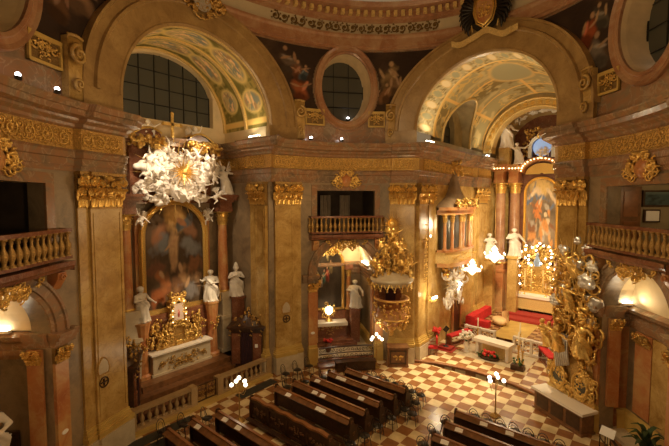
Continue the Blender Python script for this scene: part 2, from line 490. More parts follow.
def blob(A, U, V, cx, cy, rx, ry, c, rot=0, soft=.35, s=0, wob=.25):
    x = (U-cx); y = (V-cy); X = x*cos(rot)+y*sin(rot); Y = -x*sin(rot)+y*cos(rot)
    d = np.sqrt((X/rx)**2+(Y/ry)**2)+wob*wav(U, V, s+11, 18)
    return mixc(A, (1.1-d)/soft, c)
def figure2d(A, U, V, x, y, s, robe, skin=(.55,.3,.16), lean=0, seed=0, asp=1.0):
    rnd = random.Random(seed)
    A = blob(A, U, V, x, y, s*.42*asp, s*.75, robe, lean, .5, seed)
    A = blob(A, U, V, x+rnd.uniform(-.2,.2)*s*asp, y-.35*s, s*.38*asp, s*.4, tuple(c*.45 for c in robe), lean+.7, .5, seed+1)
    A = blob(A, U, V, x+rnd.uniform(-.3,.3)*s*asp, y+.3*s, s*.12*asp, s*.35, tuple(min(1, c*1.7+.05) for c in robe), lean+rnd.uniform(-1,1), .5, seed+2)
    A = blob(A, U, V, x+rnd.uniform(.2,.5)*s*asp, y+.4*s, s*.09*asp, s*.32, skin, rnd.uniform(-1.3,1.3), .4, seed+3)
    A = blob(A, U, V, x-rnd.uniform(.2,.5)*s*asp, y+.3*s, s*.09*asp, s*.3, skin, rnd.uniform(-1.3,1.3), .4, seed+4)
    A = blob(A, U, V, x+lean*-.3*s, y+.85*s, s*.15*asp, s*.17, skin, 0, .4, seed+5, .1)
    return A
# ------------------------------------------------------------------ the place: an oval nave, altar to +Y
CX, CY, EA, EB = -7.75, 10.65, 9.7, 11.5
def EW(th, z, d=0):
    t = R(th); x, y = cos(t), sin(t)
    n = Vector((x/EA, y/EB)).normalized()
    return (CX+EA*x+n.x*d, CY+EB*y+n.y*d, z)
DS = 5.37
def niche_map(tc): return lambda s, z, d=0: EW(tc-s*DS, z, d)
NW, NE, SW = niche_map(136), niche_map(42), niche_map(227)
YWC, XNC, RAW, RAN = 10.45, -7.60, 3.93, 3.84
def mapW(t, z, d=0): return EW(180-math.degrees(math.asin(max(-1, min(1, (t+YWC-CY)/EB)))), z, d)
def mapN(t, z, d=0): return EW(math.degrees(math.acos(max(-1, min(1, (t+XNC-CX)/EA)))), z, d)
SPR = 14.1

# floor
mb = MB(); mb.bx(-25, 6, -6, 21.5, -.3, 0); mb.build('floor', 'floor', kind='structure')
pts = [EW(t, 0)[:2] for t in frange(114, 66, 24)]
poly = [(p[0], p[1]) for p in pts]+[(-3.9, 39.5), (-11.6, 39.5)]
mb = MB(); mb.prism(poly[::-1], -.3, .16); mb.build('floor', 'floor', kind='structure')
mb = MB(); sweep(mb, [(p[0], p[1]) for p in pts], [(-.02, .165), (.16, .165), (.2, .14), (.2, .09), (.15, .08), (.15, 0)])
mb.build('trim_1', 'woodr', kind='structure')
mb = MB(); mb.bx(-11.5, -4, 28.2, 39, .1, .34); mb.bx(-11.5, -4, 28.5, 39, .3, .5)
mb.build('floor', 'floor2', kind='structure')

# entablature profiles (offset into the room, height)
ARCHI = [(.02, 11.0), (.02, 11.2), (.07, 11.2), (.07, 11.45), (.13, 11.48), (.13, 11.68), (.2, 11.75), (.06, 11.78)]
FRZ = [(.06, 11.78), (.06, 12.5)]
CORN = [(.06, 12.5), (.16, 12.56), (.18, 12.66), (.34, 12.76), (.36, 12.84), (.62, 12.9), (.64, 13.08), (.70, 13.1), (.78, 13.26), (.78, 13.32), (-.3, 13.42)]
ENT = ARCHI[:-1]+FRZ+CORN[1:]
EMI = [0]*(len(ARCHI)-1)+[1]+[0]*(len(CORN)-1)
def earc(t0, t1, ex=None, n=None):
    n = n or max(2, int(abs(t1-t0)/2)); r = []
    for t in frange(t0, t1, n):
        p = EW(t, 0); r.append((p[0], p[1], ex(t) if ex else 0))
    return r
def ressaut(segs):  # segs [(t0,t1,extra)]
    r = []
    for t0, t1, e in segs: r += earc(t0, t1, lambda t, e=e: e)
    return r
YA, YB = 6.5, 14.4         # chapel jambs
XC, XD = -11.45, -3.75     # chancel jambs
wp = ressaut([(250, 239.2, .0), (239, 211.2, 0), (210.5, 201.5, .22)])
wp += [(-16.85, YA, .22), (-18.6, YA, .22), (-18.65, YA, 0), (-21, YA, 0), (-21, YB, 0), (-18.65, YB, 0), (-18.6, YB, .22), (-16.85, YB, .22)]
wp += ressaut([(160.6, 151, .22), (150.8, 121, 0), (120.8, 113, .22)])
wp += [(XC, 21.3, .22), (XC, 23.9, .22), (XC, 24.0, 0), (XC, 30.4, 0), (XC, 30.5, .3), (XC, 33.6, .3)]
mb = MB(); sweep(mb, wp, ENT, EMI); mb.build('trim_2', ['red', 'goldd'], kind='structure')
ep = [(XD, 33.6, .3), (XD, 30.5, .3), (XD, 30.4, 0), (XD, 24.0, 0), (XD, 23.9, .22), (XD, 21.3, .22)]
ep += ressaut([(64.8, 57.2, .22), (57, 29, 0), (28.8, 12, .22)])
mb = MB(); sweep(mb, ep, ENT, EMI); mb.build('trim_3', ['red', 'goldd'], kind='structure')

# gilt foliage on the friezes
def frieze(mapf, s0, s1, d, name, seed, z0=11.82, z1=12.48, mat='gold'):
    m = MB(); rinceau(m, mapf, s0, s1, z0, z1, d, .030, seed); rinceau(m, mapf, s0+.12, s1-.12, (z0+z1)/2, z1, d, .022, seed+50); rinceau(m, mapf, s0+.05, s1-.05, z0, (z0+z1)/2, d, .022, seed+90); return m.build(name, mat, kind='structure', smooth=True)
frieze(NW, -2.7, 2.7, -.07, 'trim_4', 3); frieze(NW, -4.5, -2.85, -.29, 'trim_5', 4); frieze(NW, 2.85, 4.3, -.29, 'trim_6', 5)
frieze(NE, -2.75, 3.4, -.07, 'trim_7', 6); frieze(NE, -4.25, -2.85, -.29, 'trim_8', 7)
frieze(SW, -3.5, 2.85, -.07, 'trim_9', 8); frieze(SW, 3.0, 4.66, -.29, 'trim_10', 9)
def wallX(x, s=1):   # plane x = const seen from the east, right = +y
    return lambda t, z, d=0: (x-d*s, t, z)
def wallY(y, s=1):   # plane y = const, right = +x (seen from south) for s=1
    return lambda t, z, d=0: (t, y+d*s, z)
frieze(wallX(-21), YA+.2, YB-.2, -.07, 'trim_11', 10)
frieze(wallY(YB), -20.9, -18.8, -.07, 'trim_12', 11); frieze(wallY(YB), -18.6, -16.9, -.29, 'trim_13', 12)
frieze(wallX(XC), 21.6, 23.8, -.29, 'trim_14', 13); frieze(wallX(XC), 24.2, 30.3, -.07, 'trim_15', 14); frieze(wallX(XC), 30.6, 33.5, -.37, 'trim_16', 15)

# lower walls of the niches with arch and balcony openings
NR, NS = 1.82, 5.55      # arch radius and spring height
def nwall(mapf, name, s0, s1):
    ss = merge(frange(s0, s1, 26), frange(-NR, NR, 28), [-1.8, 1.8])
    arch = (-NR, NR, lambda s: 0, lambda s: NS+math.sqrt(max(0, NR*NR-s*s)))
    bal = (-1.8, 1.8, lambda s: 7.9, lambda s: 10.55)
    m = MB(); strips(m, mapf, ss, 0, 11.1, [arch, bal])
    ol = [(-NR, 0)]+[(-NR*cos(a), NS+NR*sin(a)) for a in frange(0, PI, 24)]+[(NR, 0)]
    reveal(m, mapf, ol, 0, .7)
    reveal(m, mapf, [(-1.8, 7.9), (-1.8, 10.55), (1.8, 10.55), (1.8, 7.9), (-1.8, 7.9)], 0, .6)
    m.build(name, 'grey', kind='structure')
nwall(NW, 'wall_northwest', -4.65, 4.4); nwall(NE, 'wall_northeast', -4.3, 5); nwall(SW, 'wall_southwest', -4.5, 4.8)

# niche rooms, archivolts, impost pilasters, balcony room
def wallslab(m, mapf, s0, s1, z0, z1, dd, n=4):   # raised slab with edges
    m.grid(lambda s, k: mapf(s, [z0, z0, z1, z1][k], [dd*0+.02, dd, dd, .02][k]), frange(s0, s1, n), range(4))
    for s in (s0, s1): 
        i = m.mark(); m.v += [tuple(mapf(s, z0, .02)), tuple(mapf(s, z0, dd)), tuple(mapf(s, z1, dd)), tuple(mapf(s, z1, .02))]; m.face((i, i+1, i+2, i+3))
def niche_frame(tc, mapf, ntrim):
    a = R(tc); out = Vector((cos(a)/EA, sin(a)/EB)).normalized(); phi = math.atan2(out.y, out.x)-PI/2
    o = Vector(EW(tc, 0)); return o, phi
TR = [20]
def trim(m, mat, smooth=False):
    TR[0] += 1; return m.build('trim_%d' % TR[0], mat, kind='structure', smooth=smooth)
def niche(tc, mapf, depth):
    o, phi = niche_frame(tc, mapf, 0)
    mat = Matrix.Translation(o) @ Matrix.Rotation(phi, 4, 'Z')
    # archivolt
    m = MB(); archband(m, mapf, 0, NS, [(NR, .05), (NR, -.06), (NR+.12, -.08), (NR+.14, -.14), (NR+.42, -.16), (NR+.45, -.22), (NR+.55, -.22), (NR+.56, .05)])
    trim(m, 'red')
    # imposts and red pilasters, both sides
    for sg in (-1, 1):
        sa, sb = sorted((sg*1.84, sg*2.36))
        m = MB(); wallslab(m, mapf, sa, sb, 1.2, 4.5, -.12); trim(m, 'redp'); m = MB(); st = m.mark(); m.bx(*sorted((sg*1.72, sg*1.84)), .12, .6, 1.2, 5.0); m.xf(st, mat); trim(m, 'redp')
        m = MB(); capital_flat(m, lambda s, z, d=0, sg=sg: tuple(mat @ Vector((sg*(1.72+d), s, z))), .12, .6, 4.5, 5.05, 0); trim(m, 'gold')
        m = MB(); wallslab(m, mapf, sa-.04, sb+.04, 0, .95, -.2); wallslab(m, mapf, sa-.02, sb+.02, .95, 1.1, -.24); wallslab(m, mapf, sa, sb, 1.1, 1.25, -.18); trim(m, 'ochre2')
        m = MB()
        for (z0, z1, e) in ((5.05, 5.18, .16), (5.18, 5.3, .22), (5.3, 5.43, .36), (5.43, 5.55, .44)):
            wallslab(m, mapf, sa-.06*(e*4), sb+.06*(e*4), z0, z1, -e)
            a2, b2 = sorted((sg*2.36, sg*2.72)); wallslab(m, mapf, a2, b2, z0, z1, -e*.6)
            st = m.mark(); m.bx(*sorted((sg*(1.9-e*.5), sg*1.95)), -.1, .75, z0, z1); m.xf(st, mat)
        trim(m, 'red')
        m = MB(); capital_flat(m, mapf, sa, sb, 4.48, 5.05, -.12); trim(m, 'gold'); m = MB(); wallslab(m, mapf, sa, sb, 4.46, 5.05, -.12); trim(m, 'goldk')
    # marble surround of balcony opening
    m = MB()
    for (a0, b0, a1, b1) in ((-2.12, 7.9, -1.8, 10.9), (1.8, 7.9, 2.12, 10.9), (-1.8, 10.55, 1.8, 10.9)): wallslab(m, mapf, a0, a1, b0, b1, -.08, 6)
    trim(m, 'red')
    # chapel behind the arch
    w = 2.05; D0, D1 = .6, depth
    m = MB(); st = m.mark()
    m.grid(lambda p, y: (p[0], y, p[1]), [(-w, 0), (-w, NS)]+[(-w*cos(q), NS+w*sin(q)) for q in frange(0, PI, 20)]+[(w, NS), (w, 0)], [D0, D1])
    m.xf(st, mat); m.build('wall_niche_side', 'grey' if tc != 42 else 'redp', kind='structure')
    m = MB(); st = m.mark(); m.bx(-w-.1, w+.1, D1, D1+.3, 0, 5.42); m.xf(st, mat); m.build('wall_niche_back', 'grey', kind='structure')
    m = MB(); st = m.mark(); m.plate([(-w, 5.4)]+[(-w*cos(q), NS+w*sin(q)) for q in frange(0, PI, 20)], D1, D1+.2); m.xf(st, mat); m.build('wall_niche_lunette', 'cream', kind='structure')
    m = MB(); st = m.mark()
    m.grid(lambda q, y: (-(w-.04)*cos(q), y, NS+(w-.04)*sin(q)), frange(0.02, PI-.02, 20), [D0, D1]); m.xf(st, mat); m.build('ceiling_niche', 'cream', kind='structure')
    m = MB(); st = m.mark()
    prof = [(.0, 4.6), (.04, 4.6), (.04, 4.72), (.09, 4.74), (.09, 4.9), (.03, 4.92), (.03, 5.15), (.12, 5.2), (.26, 5.3), (.3, 5.44), (0, 5.55)]
    sweep(m, [(-w, .7), (-w, D1), (w, D1), (w, .7)], prof, side=1); m.xf(st, mat); trim(m, 'red')
    m = MB(); st = m.mark(); sweep(m, [(-w, .7), (-w, D1), (w, D1), (w, .7)], [(.14, 0), (.14, .8), (.08, .95), (0, 1.0)], side=1); m.xf(st, mat); trim(m, 'ochre2')
    m = MB(); st = m.mark(); m.bx(-w, w, .3, D1, -.1, .17); m.xf(st, mat); m.build('floor', 'pale', kind='structure')
    # balcony room
    m = MB(); st = m.mark(); W2 = 2.0
    m.bx(-W2-.2, W2+.2, .3, 4.2, 7.7, 7.9)
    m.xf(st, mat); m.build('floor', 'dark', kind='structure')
    m = MB(); st = m.mark()
    m.grid(lambda p, y: (p[0], y, p[1]), [(-W2, 7.9), (-W2, 10.8), (W2, 10.8), (W2, 7.9)], [.4, 3.6])
    m.bx(-W2, W2, 3.6, 3.7, 7.9, 10.8)
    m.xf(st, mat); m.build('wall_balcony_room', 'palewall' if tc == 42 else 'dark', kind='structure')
    return mat
MNW = niche(136, NW, 4.2); MNE = niche(42, NE, 1.15); MSW = niche(227, SW, 3.2)

# giant pilasters on plinths, with Corinthian capitals
def giant(mapf, s0, s1, n0, n1, seed, ddmain=-.2, ddnar=-.1):
    """main panel s0..s1, narrow back strip n0..n1"""
    m = MB(); wallslab(m, mapf, s0, s1, 1.3, 9.8, ddmain, 5); wallslab(m, mapf, n0, n1, 1.3, 9.8, ddnar, 2)
    # sunk centre panel moulding
    for x in (s0+.09, s1-.13): wallslab(m, mapf, x, x+.04, 1.7, 9.5, ddmain-.025, 1)
    trim(m, 'ochre')
    m = MB(); a, b = min(s0, n0), max(s1, n1)
    for (z0, z1, e) in ((.95, 1.05, .2), (1.05, 1.18, .26), (1.18, 1.28, .16), (1.28, 1.4, .1), (1.4, 1.48, .05)):
        wallslab(m, mapf, s0-e*.5, s1+e*.5, z0, z1, ddmain-e*.75, 5); wallslab(m, mapf, n0-e*.3, n1+e*.3, z0, z1, ddnar-e*.75, 2)
    trim(m, 'ochre2')
    m = MB(); wallslab(m, mapf, s0-.1, s1+.1, 0, .96, ddmain-.22, 5); wallslab(m, mapf, n0-.06, n1+.06, 0, .96, ddnar-.22, 2); trim(m, 'pale')
    m = MB(); capital_flat(m, mapf, s0, s1, 9.72, 10.9, ddmain, seed); capital_flat(m, mapf, n0, n1, 9.72, 10.9, ddnar, seed+1); trim(m, 'gold')
    m = MB()
    wallslab(m, mapf, s0, s1, 9.7, 10.9, ddmain-.01, 4); wallslab(m, mapf, n0, n1, 9.7, 10.9, ddnar-.01, 2)
    wallslab(m, mapf, s0-.08, s1+.08, 10.9, 11.02, ddmain-.2, 4); wallslab(m, mapf, n0-.02, n1+.02, 10.9, 11.02, ddnar-.2, 2)
    wallslab(m, mapf, s0-.03, s1+.03, 9.66, 9.73, ddmain-.04, 4)
    trim(m, 'goldb')  # slab in darker gilding puts the shade between the leaves into colour
giant(SW, 3.42, 4.76, 2.98, 3.42, 21)
giant(NW, -4.35, -3.25, -3.25, -2.8, 22)
giant(NW, 3.2, 4.35, 2.75, 3.2, 23)
giant(NE, -4.27, -3.22, -3.22, -2.8, 24)
giant(wallY(YB), -17.9, -17.0, -18.45, -17.98, 25)
giant(wallX(XC), 21.4, 22.5, 22.9, 23.5, 26)
giant(wallX(XC), 31.4, 33.3, 30.8, 31.3, 27)
giant(wallX(XD, -1), 31.4, 33.3, 30.8, 31.3, 28)

# side chapel shell
m = MB(); m.grid(lambda p, z: (p[0], p[1], z), [(-21, YA), (-21, YB)], [0, 11.1]); m.build('wall_west', 'grey', kind='structure')
m = MB(); m.grid(lambda p, z: (p[0], p[1], z), [(-17.3, YB), (-21, YB)], [0, 11.1]); m.build('wall_chapel_north', 'grey', kind='structure')
m = MB(); m.grid(lambda p, z: (p[0], p[1], z), [(-17.3, YA), (-21, YA)], [0, 11.1])
m.grid(lambda p, z: (p[0], p[1], z), [(EW(201, 0)[0], YA), (-17.5, YA)], [0, 11.1]); m.grid(lambda p, z: (p[0], p[1], z), [(EW(161, 0)[0], YB), (-17.5, YB)], [0, 11.1])
m.build('wall_chapel_south', 'grey', kind='structure')
WIN = (7.75, 13.6, lambda s: 14.3, lambda s: 14.3+1.35+2.2*math.sqrt(max(0, 1-((s-10.6)/3.05)**2)))
m = MB(); ss = merge(frange(YA-.3, YB+.3, 10), frange(7.75, 13.6, 24))
strips(m, wallX(-21), ss, 13.2, 18.3, [WIN]); ol = [(7.75, 14.3)]+[(s, WIN[3](s)) for s in frange(7.75, 13.6, 24)]+[(13.6, 14.3), (7.75, 14.3)]
reveal(m, wallX(-21), ol, 0, .5); m.build('wall_west_upper', 'cream', kind='structure')
m = MB(); m.bx(-21, -16.9, YA-.02, YA, 13.2, SPR+.1); m.bx(-21, -16.9, YB, YB+.02, 13.2, SPR+.1); m.build('wall_west_attic', 'cream', kind='structure')
# glazing of a big window
def glazing(name, mapf, s0, s1, z0, hi, nx, nz, d, cut=None):
    g = MB(); strips(g, mapf, frange(s0, s1, 24), z0, hi, [], d)
    o = g.build(name, 'glassd', kind='structure')
    b = MB()
    for i in range(nx+1):
        s = s0+(s1-s0)*i/nx; ss_ = min(max(s, s0+.03), s1-.03); top = hi(ss_)
        lo = z0(ss_) if callable(z0) else z0
        b.tube([mapf(ss_, lo, d-.02), mapf(ss_, top, d-.02)], .035, 4)
    zt = max(hi(s) for s in frange(s0, s1, 40)); zb = min((z0(s) if callable(z0) else z0) for s in frange(s0, s1, 40))
    for j in range(nz+1):
        z = zb+(zt-zb)*j/nz
        xs = [s for s in frange(s0, s1, 80) if (z0(s) if callable(z0) else z0)-1e-3 <= z <= hi(s)]
        if len(xs) > 1: b.tube([mapf(x, z, d-.02) for x in (xs[0], xs[-1])], .03, 4)
    b.build('window_bars', 'lead', o)
    return o
glazing('window_1', wallX(-21), 7.75, 13.6, 14.3, WIN[3], 7, 4, .4)

# painted barrel vault of the side chapel
def hexc(*c): return c
def vaultcol(U, V):
    # u along arch (0..1), v depth: two painted bands between gilt ribs
    A = base(U, (.16, .14, .035))
    A = mixc(A, .5+.5*wav(U, V*1.0, 4, 30), (.26, .21, .06))
    n = wav(U*2, V*.7, 9, 40)
    A = mixc(A, (n-.15)*3, (.42, .31, .09))
    for i, (u, v, ru, rv) in enumerate(((.12,.27,.045,.16),(.30,.27,.085,.15),(.5,.27,.09,.15),(.70,.27,.085,.15),(.88,.27,.045,.16),(.14,.73,.05,.13),(.32,.73,.08,.13),(.5,.73,.1,.13),(.68,.73,.08,.13),(.86,.73,.05,.13))):
        d = np.sqrt(((U-u)/ru)**2+((V-v)/rv)**2)
        A = mixc(A, (1.28-d)*6, (.78, .58, .2)); A = mixc(A, (1.08-d)*8, (.58, .44, .20))
        inn = np.clip((1-d)*6, 0, 1)
        B = mixc(A, .9*(wav(U, V, 31+i, 55) > .2), (.42, .25, .12)); B = mixc(B, 1.0*(wav(U, V, 71+i, 60) > .3), (.28, .29, .22)); B = mixc(B, 1.0*(wav(U, V, 91+i, 60) > .45), (.9, .6, .3))
        A = A*(1-inn[..., None])+B*inn[..., None]
    for v0 in (.02, .5, .97): A = mixc(A, (np.abs(V-v0) < .035)*1.0, (.82, .56, .18))
    for u0 in (.03, .97): A = mixc(A, (np.abs(U-u0) < .012)*1.0, (.82, .56, .18))
    return A
def vfn(u, v):
    a = PI*u; p = mapW(-RAW*cos(a), 0, -.3)
    x = p[0]+(-21-p[0])*v
    return (x, YWC-RAW*cos(a), SPR+RAW*sin(a))
colormesh('ceiling_side_chapel', vfn, 150, 60, vaultcol, 'fresco', kind='structure')
# raised ribs of the vault
for k, v in enumerate((.01, .5, .985)):
    m = MB()
    m.grid(lambda a, j: ((lambda p: (p[0]+(-21-p[0])*(v+[-.018,-.018,.018,.018][j]), YWC-(RAW-[0,.07,.07,0][j])*cos(a), SPR+(RAW-[0,.07,.07,0][j])*sin(a)))(mapW(-RAW*cos(a), 0, -.3))), frange(0, PI, 40), range(4))
    trim(m, 'goldp')

# upper drum wall
def drum(name, t0, t1):
    ths = merge(frange(t0, t1, 60))
    ops = []
    def owin(tc):
        h = 1.55*DS
        return (tc-h, tc+h, lambda t: 16.65-2.05*math.sqrt(max(0, 1-((t-tc)/h)**2)), lambda t: 16.65+2.05*math.sqrt(max(0, 1-((t-tc)/h)**2)))
    for tc in (136, 42, 227):
        if t0 < tc < t1: ops.append(owin(tc)); ths = merge(ths, [tc-1.55*DS*cos(q) for q in frange(0, PI, 30)])
    if t0 < 180 < t1:
        tt = lambda y: 180-math.degrees(math.asin((y+YWC-CY)/EB))
        ops.append((tt(RAW), tt(-RAW), lambda t: 13.2, lambda t: SPR+math.sqrt(max(0, RAW*RAW-(EB*sin(R(t))-YWC+CY)**2)))); ths = merge(ths, [tt(RAW*cos(q)) for q in frange(0, PI, 40)])
    if t0 < 90 < t1:
        tn = lambda x: math.degrees(math.acos((x+XNC-CX)/EA))
        ops.append((tn(RAN), tn(-RAN), lambda t: 13.2, lambda t: SPR+math.sqrt(max(0, RAN*RAN-(EA*cos(R(t))-XNC+CX)**2)))); ths = merge(ths, [tn(RAN*cos(q)) for q in frange(0, PI, 40)])
    m = MB(); strips(m, EW, ths, 13.2, 21.6, ops); m.build(name, 'red', kind='structure')
drum('wall_drum', 5, 255)
# attic strip just above the cornice and great archivolts
def archivolt(mapf, RA):
    m = MB(); archband(m, mapf, 0, SPR, [(RA-.02, .0), (RA-.02, -.34), (RA+.1, -.38), (RA+.14, -.34), (RA+.95, -.34), (RA+1.0, -.42), (RA+1.12, -.42), (RA+1.15, -.28), (RA+1.45, -.26), (RA+1.5, -.34), (RA+1.6, -.34), (RA+1.62, .02)], n=56)
    for sg in (-1, 1):
        a, b = sorted((sg*(RA-.02), sg*(RA+1.6)))
        m.grid(lambda s, k: mapf(s, [13.3, SPR+.02][k], -.33), frange(a, b, 6), [0, 1])
        m.grid(lambda k, d: mapf(sg*(RA-.02), [13.3, SPR+.02][k], d), [0, 1], [-.33, .3])
    return m
trim(archivolt(mapW, RAW), 'archv')
trim(archivolt(mapN, RAN), 'archv')
# side scroll consoles beside the archivolts
for mapf, x in ((NW, -2.9), (NW, 2.75), (NE, -2.85), (SW, 2.95)):
    m = MB(); wallslab(m, mapf, x-.3, x+.3, 13.5, 15.6, -.3, 3)
    spiral(m, mapf, x, 15.0, .34, 1.6, PI/2, 1 if x > 0 else -1, -.4, .09, 20); spiral(m, mapf, x, 14.0, .22, 1.4, -PI/2, 1 if x < 0 else -1, -.4, .07, 16)
    m.tube([mapf(x-.3, 15.62, -.3), mapf(x, 15.66, -.34), mapf(x+.3, 15.62, -.3)], .06, 6)
    trim(m, 'ochre', True)

# oval windows of the drum
def ovalwin(tc, mapf, n):
    m = MB()
    prof = [(1.0, .05), (1.0, -.12), (1.06, -.16), (1.12, -.1), (1.2, -.12), (1.27, -.2), (1.3, -.12), (1.3, .05)]
    m.grid(lambda a, k: mapf(1.5*prof[k][0]*cos(a), 16.65+1.98*prof[k][0]*sin(a)*(1 if prof[k][0] < 1.1 else .97), prof[k][1]), frange(0, 2*PI, 48), range(len(prof)))
    trim(m, 'rosy')
    m = MB()
    m.grid(lambda a, k: mapf([1.5, 1.46, 1.3][k]*cos(a)-[0, .0, .1][k], 16.65+[1.98, 1.94, 1.85][k]*sin(a), [0, .2, 1.1][k]), frange(0, 2*PI, 48), range(3))
    m.build('wall_window_splay', 'cream', kind='structure')
    f = lambda s, sg: 16.65+sg*1.85*math.sqrt(max(0, 1-((s+.1)/1.3)**2))
    glazing('window_%d' % n, mapf, -1.4, 1.2, lambda s: f(s, -1), lambda s: f(s, 1), 3, 4, 1.05)
ovalwin(136, NW, 2); ovalwin(42, NE, 3); ovalwin(227, SW, 4)
# gilt panels under the frescoes
for mapf, a, b in ((NW, -2.5, -1.35), (NW, 1.35, 2.4), (NE, -2.45, -1.35), (SW, 1.35, 2.6), (SW, -2.4, -1.35)):
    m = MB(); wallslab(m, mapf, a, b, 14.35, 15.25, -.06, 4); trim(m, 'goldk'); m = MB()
    for (x0, x1, z0, z1) in ((a, b, 14.35, 14.45), (a, b, 15.15, 15.3), (a, a+.08, 14.35, 15.25), (b-.08, b, 14.35, 15.25)): wallslab(m, mapf, x0, x1, z0, z1, -.14, 4)
    trim(m, 'ochre2')
    m = MB(); flourish(m, mapf, b-a-.2, .65, (a+b)/2, 14.8, -.08, 9, 5, .035, 1.2); trim(m, 'gold', True)

# pendentive frescoes: dark ground with robed figures
def pend(mapf, sg, label, seed, figs, wall):
    t = thing('wall_painting', label, 'wall painting', mapf(sg*3, 15.4, 0), 0)
    t.location = (0, 0, 0)
    sa, sb = sorted((sg*1.0, sg*5.6))
    tcen = {'NW': 136, 'NE': 42, 'SW': 227}[wall]
    def fn(u, v):
        s = sa+(sb-sa)*u; z = 15.3+3.5*v
        if (s/2.0)**2+((z-16.65)/2.42)**2 < 1: return None
        p = Vector(mapf(s, z, -.03))
        # keep outside the great arches
        thd = tcen-s*DS
        if 150 < thd < 215 and math.hypot(EB*sin(R(thd))-(YWC-CY), z-SPR) < RAW+1.55: return None
        if 60 < thd < 120 and math.hypot(EA*cos(R(thd))-(XNC-CX), z-SPR) < RAN+1.55: return None
        return p
    def cf(U, V):
        A = base(U, (.045, .028, .02)); A = mixc(A, .6*(wav(U, V, seed, 8)), (.10, .06, .035))
        for f in figs: A = figure2d(A, U, V, *f)
        return mixc(A, .25*(wav(U, V, seed+3, 60)), (.02, .012, .01))
    colormesh('painted_field', fn, 90, 70, cf, 'fresco', t)
pend(NW, -1, 'dark pendentive painting of a seated bearded man in blue and red, left of round window', 3, [(.50,.70,.26,(.14,.10,.07),(.34,.2,.11),.9,7,.8),(.62,.28,.26,(.30,.09,.035),(.36,.2,.11),.35,8,.8),(.60,.55,.22,(.20,.08,.04),(.42,.24,.13),.2,9,.8),(.66,.55,.15,(.07,.09,.10),(.42,.24,.13),-.6,10,.8)], 'NW')
pend(NW, 1, 'dark pendentive painting with a brown robed figure, right of the far round window', 5, [(.36,.55,.30,(.26,.17,.08),(.42,.27,.14),-.3,17,.8),(.46,.42,.26,(.20,.12,.06),(.38,.24,.13),.6,18,.8),(.30,.28,.2,(.22,.11,.05),(.38,.24,.13),-.5,19,.8)], 'NW')
pend(NE, -1, 'dark pendentive painting of a figure in grey and red beside the lit altar arch', 7, [(.66,.25,.28,(.17,.14,.11),(.34,.22,.13),.3,27,.8),(.55,.55,.24,(.32,.08,.03),(.42,.25,.13),-.4,28,.8),(.68,.66,.2,(.12,.10,.07),(.42,.27,.14),.5,29,.8)], 'NE')
pend(SW, 1, 'dark pendentive painting with reclining pale figure above the left gilt panel', 9, [(.50,.55,.3,(.24,.14,.08),(.36,.22,.13),.9,37,.8),(.42,.80,.2,(.08,.10,.06),(.36,.22,.12),-.4,38,.8),(.36,.35,.24,(.12,.06,.03),(.24,.13,.08),.3,39,.8)], 'SW')

# ring entablature under the dome
ring = [EW(t, 0) for t in frange(0, 262, 130)][::-1]
RP = [(-.1, 18.86), (.16, 18.9), (.16, 19.02), (.24, 19.06), (.24, 19.5), (.34, 19.6), (.34, 19.72), (.12, 19.78), (.12, 20.42), (.24, 20.48), (.24, 20.62), (.34, 20.68), (.34, 21.0), (.85, 21.05), (.95, 21.3), (.2, 21.6)]
RM = [0]*15; RM[7] = 1; RM[6] = 0
m = MB(); sweep(m, [(p[0], p[1]) for p in ring], RP, RM); m.build('trim_18', ['rosy', 'creamd2'], kind='structure')
m = MB(); rinceau(m, EW, 0, 1, 20, 20.7) if False else None
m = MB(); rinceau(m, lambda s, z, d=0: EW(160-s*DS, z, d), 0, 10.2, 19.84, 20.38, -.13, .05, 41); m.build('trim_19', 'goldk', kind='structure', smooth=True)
m = MB()
for k in range(96):
    t = 250-k*2.55
    p = Vector(EW(t, 20.86, -.46)); q = Vector(EW(t, 0, 0))-Vector(EW(t, 0, 1))
    m.box(p, (.3, .2, .26), math.atan2(q.y, q.x))
m.build('trim_20', 'goldp', kind='structure')
# dome
m = MB(); m.grid(lambda t, k: (CX+(EA-.2)*cos(t)*cos(k), CY+(EB-.2)*sin(t)*cos(k), 21.8+9*sin(k)), frange(0, 2*PI, 48), frange(0, PI/2, 10)); m.build('ceiling_dome', 'creamd', kind='structure', smooth=True)

# chancel
def soffitcol(U, V):
    A = base(U, (.48, .40, .22)); A = mixc(A, (wav(U*1.5, V*.4, 5, 70)-.1)*3, (.27, .20, .08)); A = mixc(A, (wav(U*1.5, V*.4, 15, 80)-.3)*3, (.66, .55, .32))
    for k in range(17):
        u = (k+.5)/17; d = np.sqrt(((U-u)/.016)**2+((V-.5)/.3)**2); A = mixc(A, (1.25-d)*4, (.75, .52, .2)); A = mixc(A, (1-d)*5, (.38, .36, .22) if k % 2 else (.8, .66, .4))
    for v0 in (.04, .96): A = mixc(A, (np.abs(V-v0) < .05)*1.0, (.85, .6, .22))
    return A
def sofn(y0, y1, r): 
    def f(u, v):
        a = PI*u; yy = y0(a) if callable(y0) else y0
        return (XNC-r*cos(a), yy+(y1-yy)*v, SPR+r*sin(a))
    return f
colormesh('ceiling_chancel_arch', sofn(lambda a: mapN(-RAN*cos(a), 0, -.3)[1], 23.6, RAN), 170, 20, soffitcol, 'fresco', kind='structure')
